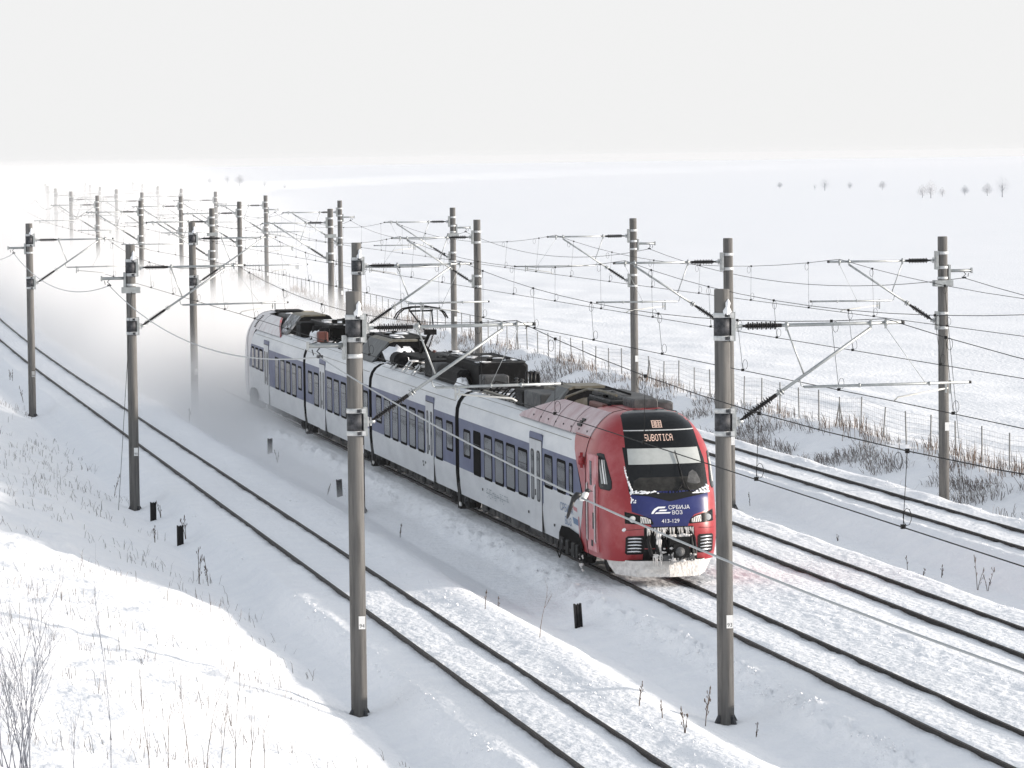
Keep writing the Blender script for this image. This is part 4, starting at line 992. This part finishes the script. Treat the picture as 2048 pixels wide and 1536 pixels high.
def weed(mb, h, rnd, head=True, m=0, k=1.0):
    lean = Vector((rnd.uniform(-.25, .25), rnd.uniform(-.25, .25), 1)).normalized(); pts = [Vector((0, 0, -.1))]
    for i in range(1, 5): pts.append(Vector((lean.x*h*i/4*(1+.2*i/4), lean.y*h*i/4, h*i/4)))
    mb.tube(pts, [.009*k, .008*k, .007*k, .005*k, .003*k], 4, m, caps=False)
    for j in range(rnd.randint(3, 7)):
        t = rnd.uniform(.35, .95); b = pts[0].lerp(pts[-1], t); a = rnd.uniform(0, 6.28); l = h*rnd.uniform(.08, .22)
        e = b+Vector((math.cos(a)*.45, math.sin(a)*.45, .85))*l; mb.tube([b, b.lerp(e, .5)+Vector((0, 0, -.01)), e], [.005*k, .004*k, .003*k], 3, m, caps=False)
        if head: mb.tube([e-Vector((0, 0, l*.35)), e, e+Vector((0, 0, l*.2))], [.004, .009*k, .003], 4, m, caps=False)
    if head: mb.tube([pts[-1]-Vector((0, 0, h*.16)), pts[-1]-Vector((0, 0, h*.08)), pts[-1]+Vector((0, 0, h*.05))], [.005, .012*k, .004], 5, m, caps=False)
def make_plants():
    rnd = random.Random(5)
    # sapling stems and bush at the bottom left
    def plant(name, px, py, build, lab, cat, grp, m):
        p = on_ground(px, py); mb = MB(); build(mb); o = mb.build(name, m); o.location = p; tag(o, lab, cat, grp); return o
    def bush(mb):
        for k in range(16):
            a = rnd.uniform(0, 6.28); s = rnd.uniform(.05, .45); twig(mb, (rnd.uniform(-.25, .25), rnd.uniform(-.2, .2), -.1), (math.cos(a)*s, math.sin(a)*s, 1), rnd.uniform(1.2, 2.3), .011, 3, rnd, .55)
    plant('bare_bush', 40, 1545, bush, 'bare many-branched bush in the bottom left corner of the snow bank', 'bush', None, MT['twig'])
    def sap(h, sp=.4, d=2, r=.010):
        def f(mb): twig(mb, (0, 0, -.15), (rnd.uniform(-.08, .1), 0, 1), h, r, d, rnd, sp)
        return f
    stems = [(222, 1540, 2.4, 'tall forked leafless shoot right of the corner bush'), (300, 1560, 1.5, 'first tall dry stem right of the forked shoot'), (338, 1548, 1.35, 'dry stem leaning left among the bottom shoots'),
             (380, 1550, 1.5, 'slim bare shoot in the middle of the bottom row'), (412, 1556, 1.7, 'tallest slim stem of the bottom row, branching near its top'), (440, 1552, 1.2, 'short forked stem behind the bottom row'),
             (470, 1560, 1.5, 'thick bare stem right of the middle of the bottom row'), (500, 1548, 1.2, 'thin curved stem near the right end of the bottom row'), (530, 1556, 1.0, 'rightmost leaning stem of the bottom row'),
             (60, 1440, 2.0, 'tall thin shoot rising behind the corner bush'), (150, 1556, 1.1, 'short bare shoot at the foot of the corner bush')]
    for px, py, h, lab in stems: plant('dry_stem', px, py, sap(h, .35, 2, .0085), lab, 'dry stem', 'bare stems on the near left bank', MT['stalk'] if px > 250 else MT['twig'])
    # single weeds, dark, with seed heads
    W = [(398, 1168, .95, 'tall dark weed with seed head in front of the nearest left marker post'), (417, 1172, .8, 'bushy dark weed beside the tall one on the left bank'), (322, 1035, .55, 'branching weed just right of the marker by mast 90'),
         (372, 1078, .7, 'weed behind the marker with snow at its foot'), (228, 992, .75, 'dark upright weed left of mast 90'), (310, 1085, .5, 'low tangled weed between the two left marker posts'), (970, 1218, .45, 'single dark weed stem in the ditch near the front track'),
         (996, 1224, .38, 'dark seed head beside the single weed in the ditch'), (1278, 1412, .45, 'thin weed left of mast 93 in the ditch'), (1410, 1452, .78, 'tallest weed against the foot of mast 93'), (1370, 1466, .5, 'bushy weed in front of mast 93'), (1325, 1436, .35, 'small weed between the thin weed and mast 93'),
         (1512, 1474, .3, 'pair of tiny weeds right of mast 93'), (1500, 1012, .42, 'small upright weed right of the third row mast beyond the train'), (800, 1075, .4, 'curled dark weed in the ditch beside mast 94'), (555, 925, .5, 'weed beside the marker in front of the rear carriages'), (655, 990, .4, 'weed left of the tilted marker post'),
         (378, 850, .7, 'hazy bush of stems at the foot of the mast in the blown snow'), (232, 745, 1.0, 'hazy leafless sapling left of the blown snow cloud'), (170, 712, .8, 'hazy dry weed farthest back on the left'), (190, 720, .5, 'hazy low weed beside the farthest one on the left'),
         (1883, 1155, .35, 'small weed in the right ditch below the contact line'), (1815, 1140, .4, 'upright dry weed in the right ditch'), (1955, 1180, .85, 'leaning bundle of dry stalks in the right ditch'), (1975, 1182, .6, 'fallen dry stalks beside the leaning bundle'), (1845, 1160, .3, 'tiny dark weed in the right ditch'), (1675, 1082, .2, 'tuft by the third track on the right'),
         (25, 762, .6, 'dry weed at the left edge above the first bank'), (47, 805, .8, 'branching weed left of the third left bank mast'), (20, 760, .5, 'thin weed at the very left edge')]
    for px, py, h, lab in W:
        def b(mb):
            for k in range(1 if 'single' in lab or 'upright' in lab else 2): weed(mb, h*(1 if k == 0 else rnd.uniform(.5, .9)), rnd, True, 0, 1.15)
        plant('weed', px, py, b, lab, 'weed', 'dry weeds standing in the snow', MT['weed'])
    def small_tree(mb): twig(mb, (0, 0, -.1), (0.02, 0, 1), .95, .010, 2, rnd, .8)
    plant('sapling', 1079, 1275, small_tree, 'pale leafless sapling in the ditch in front of the train', 'sapling', None, MT['reed'])
make_plants()

def blades(name, spots, m, lab, cat, k=1.0):
    """many thin curved blades as one mesh; spots: (x, y, height, lean)"""
    rnd = random.Random(len(spots)); mb = MB()
    ZZ = H([q[0] for q in spots], [q[1] for q in spots])-.04
    for (x, y, h, ln), z in zip(spots, ZZ):
        z = float(z); a = rnd.uniform(0, 6.283); w_ = .0062*k*(1+y/260); dx, dy = math.cos(a)*ln, math.sin(a)*ln
        c, s = math.cos(a+1.57)*w_, math.sin(a+1.57)*w_
        p0, p1, p2 = Vector((x, y, z)), Vector((x+dx*h*.35, y+dy*h*.35, z+h*.62)), Vector((x+dx*h, y+dy*h, z+h*(1-.35*ln)))
        o = Vector((max(abs(c), w_*.6), s, 0))
        mb.add([p0-o, p0+o, p1+o*.8, p1-o*.8, p2], [(0, 1, 2, 3), (3, 2, 4)])
    return tag(mb.build(name, m), lab, cat, kind='stuff')
def make_grass():
    rnd = random.Random(11); S = []
    while len(S) < 13000:                       # bank below the fence
        y = 100+330*rnd.random()**1.7; u = rnd.gauss(39.6, 1.15)
        if not 37.9 < u < 42.2: continue
        if float(vn(np.array([u*.8]), np.array([y*.33]), 40)[0]) < -.08+.2*rnd.random(): continue
        S.append((u+float(cur(y)), y, rnd.uniform(.18, .62), rnd.uniform(.3, 1.5)))
    blades('bank_scrub', S, MT['stalk'], 'tangle of dry stalks covering the shaded bank below the fence', 'scrub', 1.2)
    S = []
    while len(S) < 2600:                       # reeds along the fence
        y = 104+340*rnd.random()**1.5; u = 41.6+rnd.gauss(0, .38)
        d = float(vn(np.array([u*.5]), np.array([y*.16]), 41)[0]); thin = .25 if y < 150 else 0
        if d < -.05+thin*.6: continue
        S.append((u+float(cur(y)), y, rnd.uniform(.2, .75)*(1+.6*d), rnd.uniform(.05, .8)))
    blades('fence_reeds', S, MT['reed'], 'brown dry reeds and grasses growing along the wire fence', 'reeds', 1.15)
    S = []
    while len(S) < 1900:                       # sparse stalks on the left bank
        y = 64+130*rnd.random()**1.3; u = rnd.uniform(3, 12.2)
        if float(vn(np.array([u*.6]), np.array([y*.35]), 42)[0]) < .02: continue
        S.append((u, y, rnd.uniform(.12, .5), rnd.uniform(.2, 1.2)))
    blades('bank_grass', S, MT['stalk'], 'sparse bent grass stalks poking out of the left snow bank', 'grass', .8)
make_grass()

def make_clods():
    rnd = random.Random(31); mb = MB(); pts = []
    strips = [(20.6, .20, 1100, 64, 116), (13.15, .25, 260, 70, 130), (24.9, .75, 700, 64, 200), (16.6, .35, 260, 66, 150), (29.2, .22, 330, 85, 200), (33.3, .2, 260, 100, 230), (36.4, .25, 320, 100, 240)]
    for c, wd, n, a, b in strips:
        for q in range(n):
            y = a+(b-a)*rnd.random()**1.35; k = float(vn(np.array([y*.5]), np.array([c]), 51)[0])
            if k < -.12: continue
            pts.append((c+rnd.gauss(0, wd*.6)+float(cur(y)), y, rnd.uniform(.010, .028)*(1.7 if rnd.random() < .12 else 1)))
    Z = H([p[0] for p in pts], [p[1] for p in pts])
    for (x, y, r), z in zip(pts, Z):
        j = lambda: r*rnd.uniform(.6, 1.4)
        v = [(x-j(), y, z), (x, y-j(), z), (x+j(), y, z), (x, y+j(), z), (x+j()*.3, y+j()*.3, z+j()), (x-j()*.4, y-j()*.3, z+j()*.8)]
        mb.add(v, [(0, 1, 5), (1, 2, 4), (1, 4, 5), (2, 3, 4), (3, 0, 5), (3, 5, 4)])
    tag(mb.build('snow_clods', MT['roof_snow']), 'crumbs and clods of snow thrown up beside the rails', 'snow clods', kind='stuff')
make_clods()

# ---------------------------------------------------------------- far trees at the edge of the field
def make_trees():
    rnd = random.Random(3)
    def tree_meshes(seed):
        r2 = random.Random(seed); mb = MB(); mb.tube([(0, 0, -.5), (.05, 0, 1.4), (0, .1, 2.6)], [.14, .11, .06], 6)
        for k in range(6):
            a = r2.uniform(0, 6.28); mb.tube([(0, 0, 1.1+.2*k), (math.cos(a)*.7, math.sin(a)*.7, 1.9+.25*k)], [.05, .015], 4)
        t = mb.mesh('trunk', MT['bark']); mb = MB()
        for k in range(900):
            a, b = r2.uniform(0, 6.28), r2.gauss(0, 1); rr = abs(r2.gauss(.9, .45)); z = 2.3+1.0*b
            if not .7 < z < 4.6: continue
            rr *= max(.25, 1-((z-2.3)/2.6)**2); p = Vector((rr*math.cos(a)*1.2, rr*math.sin(a), z)); q = p+Vector((r2.uniform(-.35, .35), r2.uniform(-.35, .35), r2.uniform(.1, .45)))
            o = Vector((.028, 0, 0)); mb.add([p-o, p+o, q], [(0, 1, 2)])
        return t, mb.mesh('crown', MT['bark'])
    TMS = [tree_meshes(s) for s in (1, 2, 3)]
    # pixel x in the photo, distance, scale, words
    T = [(2005, 930, 1.15, 'largest faint tree, last one at the right end of the field edge'), (1975, 960, .7, 'small faint tree left of the largest one'), (1930, 980, .55, 'low faint shrub in the gap near the right end'), (1885, 960, .55, 'low faint bush right of the clump'), (1862, 930, .95, 'upright faint tree with a thin pole-like top'),
         (1845, 940, .7, 'rounded faint bush left of the upright tree'), (1765, 1150, .6, 'single small faint tree mid way along the edge'), (1700, 1200, .5, 'faint shrub among three small ones'), (1650, 1150, .85, 'faint twin-topped tree at the start of the edge'), (1630, 1180, .5, 'tiny faint shrub left of the twin-topped tree'), (1560, 1250, .45, 'farthest left tiny shrub of the right field edge'),
         (480, 1500, .9, 'faint rounded tree above the rear masts'), (455, 1520, .7, 'faint tree left of the rounded one above the masts'), (420, 1520, .5, 'faint low tree farthest left on the horizon'), (530, 1540, .5, 'faint shrub right of the rounded tree'), (570, 1560, .5, 'faintest shrub at the far horizon')]
    protos_ = []
    for i, (px, dist, s, lab) in enumerate(T):
        d = F*8000+RT2*(px-1024)-UP2*(400-768); k = dist/d.y; x, y = d.x*k, dist
        if len(protos_) < 3:
            r = empty('bare_tree'); link('trunk', TMS[i][0], r); link('crown', TMS[i][1], r); protos_.append(r)
        else: r = copy_tree(protos_[i % 3])
        r.location = (x, y, H1(x, y)); r.scale = (s*1.15, s*1.15, s); r.rotation_euler = (0, 0, rnd.uniform(0, 6))
        tag(r, lab, 'tree', 'faint bare trees at the edge of the field')
make_trees()

# ---------------------------------------------------------------- birds
def make_birds():
    # magpie on the feeder cable
    Y = 55.6; S = sorted(feeder_pts['1']); (ya, xa), (yb, xb) = S[0], S[1]; t = (Y-ya)/(yb-ya); z = 6.16+.66*t-4*.4*t*(1-t); x = xa+(xb-xa)*t
    r = tag(empty('magpie', (x, Y, z), 0), 'black and white long-tailed magpie perched on the grey feeder cable', 'bird')
    mb = MB(); mb.lathe((-.02, 0, -.035), (.09, 0, .085), [(0, .015), (.03, .045), (.08, .052), (.12, .046), (.155, .03), (.17, .01)], 12); mb.build('belly', MT['belly'], r)
    mb = MB(); mb.tube([(.0, .0, .05), (-.06, 0, .045), (-.11, .0, .0), (-.135, 0, -.06)], [.03, .05, .045, .03], 8); mb.tube([(.06, .01, .09), (.10, .0, .105), (.13, 0, .10)], [.035, .036, .015], 8); mb.tube([(.13, 0, .10), (.17, 0, .092)], [.012, .003], 5); mb.build('back', MT['feather'], r)
    mb = MB(); mb.tube([(-.12, 0, -.02), (-.155, 0, -.12), (-.20, 0, -.25), (-.215, 0, -.29)], [.034, .032, .024, .008], 6); mb.build('tail', MT['feather'], r)
    mb = MB()
    for s in (-1, 1): mb.tube([(.02, s*.02, -.02), (.005, s*.015, .0)], .006, 4)
    mb.build('leg', MT['feather'], r)
    # small bird on a fence post
    p = None; y = 97.0; best = None
    while y < 400:
        q = Vector((fx(y), y, H1(fx(y), y)+1.3))-Vector((0, 0, CAM_H)); px = 1024+8000*q.dot(RT2)/q.dot(F)
        if best is None or abs(px-1062) < best[0]: best = (abs(px-1062), y)
        y += 3.15
    y = best[1]; b = tag(empty('small_bird', (fx(y), y, H1(fx(y), y)+1.24)), 'small dark bird sitting on top of a fence post', 'bird')
    mb = MB(); mb.lathe((0, 0, 0), (.05, 0, .30), [(0, .02), (.05, .085), (.13, .10), (.2, .07), (.25, .06), (.3, .02)], 10); mb.tube([(-.02, 0, .06), (-.09, 0, -.10)], [.04, .02], 6); mb.tube([(.06, 0, .27), (.11, 0, .265)], [.014, .003], 5); mb.build('bird_body', MT['bird'], b)
make_birds()

# ---------------------------------------------------------------- blown snow behind and beside the train
def volume_mat(name, dens_nodes=None, density=.0004, color=(1, 1, 1), aniso=.2):
    m = bpy.data.materials.new(name); m.use_nodes = True; t = m.node_tree; t.nodes.clear()
    o = N(t, 'ShaderNodeOutputMaterial'); v = N(t, 'ShaderNodeVolumePrincipled'); v.inputs['Color'].default_value = (*color, 1); v.inputs['Density'].default_value = density; v.inputs['Anisotropy'].default_value = aniso
    t.links.new(v.outputs[0], o.inputs['Volume'])
    if dens_nodes: dens_nodes(t, v)
    return m
PLUME = 0.52; VEIL = .026
def plume_nodes(t, v):
    def mth(op, a, b=None, c=None):
        n = N(t, 'ShaderNodeMath', operation=op)
        for i, q in enumerate((a, b, c)):
            if q is None: continue
            if isinstance(q, (int, float)): n.inputs[i].default_value = q
            else: t.links.new(q, n.inputs[i])
        return n.outputs[0]
    def mrg(x, a, b, c=0.0, d=1.0):
        n = N(t, 'ShaderNodeMapRange', interpolation_type='SMOOTHSTEP'); t.links.new(x, n.inputs['Value'])
        for k, q in (('From Min', a), ('From Max', b), ('To Min', c), ('To Max', d)): n.inputs[k].default_value = q
        return n.outputs[0]
    tcn = N(t, 'ShaderNodeTexCoord'); sp = N(t, 'ShaderNodeSeparateXYZ'); t.links.new(tcn.outputs['Object'], sp.inputs[0])
    X, Y, Z = sp.outputs
    nz = N(t, 'ShaderNodeTexNoise'); nz.inputs['Scale'].default_value = .33; nz.inputs['Detail'].default_value = 6; nz.inputs['Roughness'].default_value = .62; nz.inputs['Distortion'].default_value = .6; t.links.new(tcn.outputs['Object'], nz.inputs[0])
    bend = mth('DIVIDE', mth('POWER', mth('MAXIMUM', mth('SUBTRACT', Y, 199.5), 0.0), 2.0), 9758.0)
    Xc = mth('SUBTRACT', X, bend)
    # height of the cloud grows behind the train; low drift beside it
    top = mth('ADD', mrg(Y, 150, 190, .9, 5.4), mth('MULTIPLY', mth('SUBTRACT', nz.outputs[0], .5), 2.6))
    vert = mth('SUBTRACT', 1.0, mth('DIVIDE', mth('ADD', Z, .9), top)); vert = mth('MAXIMUM', vert, 0.0); vert = mth('POWER', vert, 1.2)
    along = mth('MULTIPLY', mrg(Y, 108, 174, .05, 1.0), mrg(Y, 230, 520, 1.0, .15))
    side = mth('MULTIPLY', mrg(Xc, 15.0, 20.0), mrg(Xc, 25, 32, 1.0, 0.0))
    d = mth('MULTIPLY', mth('MULTIPLY', vert, along), mth('MULTIPLY', side, mrg(nz.outputs[0], .36, .66, .22, 1.5)))
    # thin tall veil farther back
    v2 = mth('MULTIPLY', mrg(Z, 3, 11.5, 1.0, 0.0), mth('MULTIPLY', mrg(Y, 250, 480), mth('MULTIPLY', mrg(Xc, 2, 14), mrg(Xc, 38, 50, 1.0, 0.0))))
    t.links.new(mth('ADD', mth('MULTIPLY', d, PLUME), mth('MULTIPLY', v2, VEIL)), v.inputs['Density'])
mb = MB(); mb.box((10, 106, -.9), (92, 760, 12.0))
tag(mb.build('blown_snow', volume_mat('blown_snow_powder', plume_nodes, color=(.97, .97, .975), aniso=.1)), 'cloud of powder snow whirled up behind and beside the moving train', 'blown snow', kind='stuff')
mb = MB(); mb.box((-5400, -400, -2.2), (5400, 6200, 13.5))
tag(mb.build('haze', volume_mat('haze_air', None, .00007, (.76, .76, .77), .1)), 'thin bright winter haze over the tracks and the field', 'haze', kind='stuff')
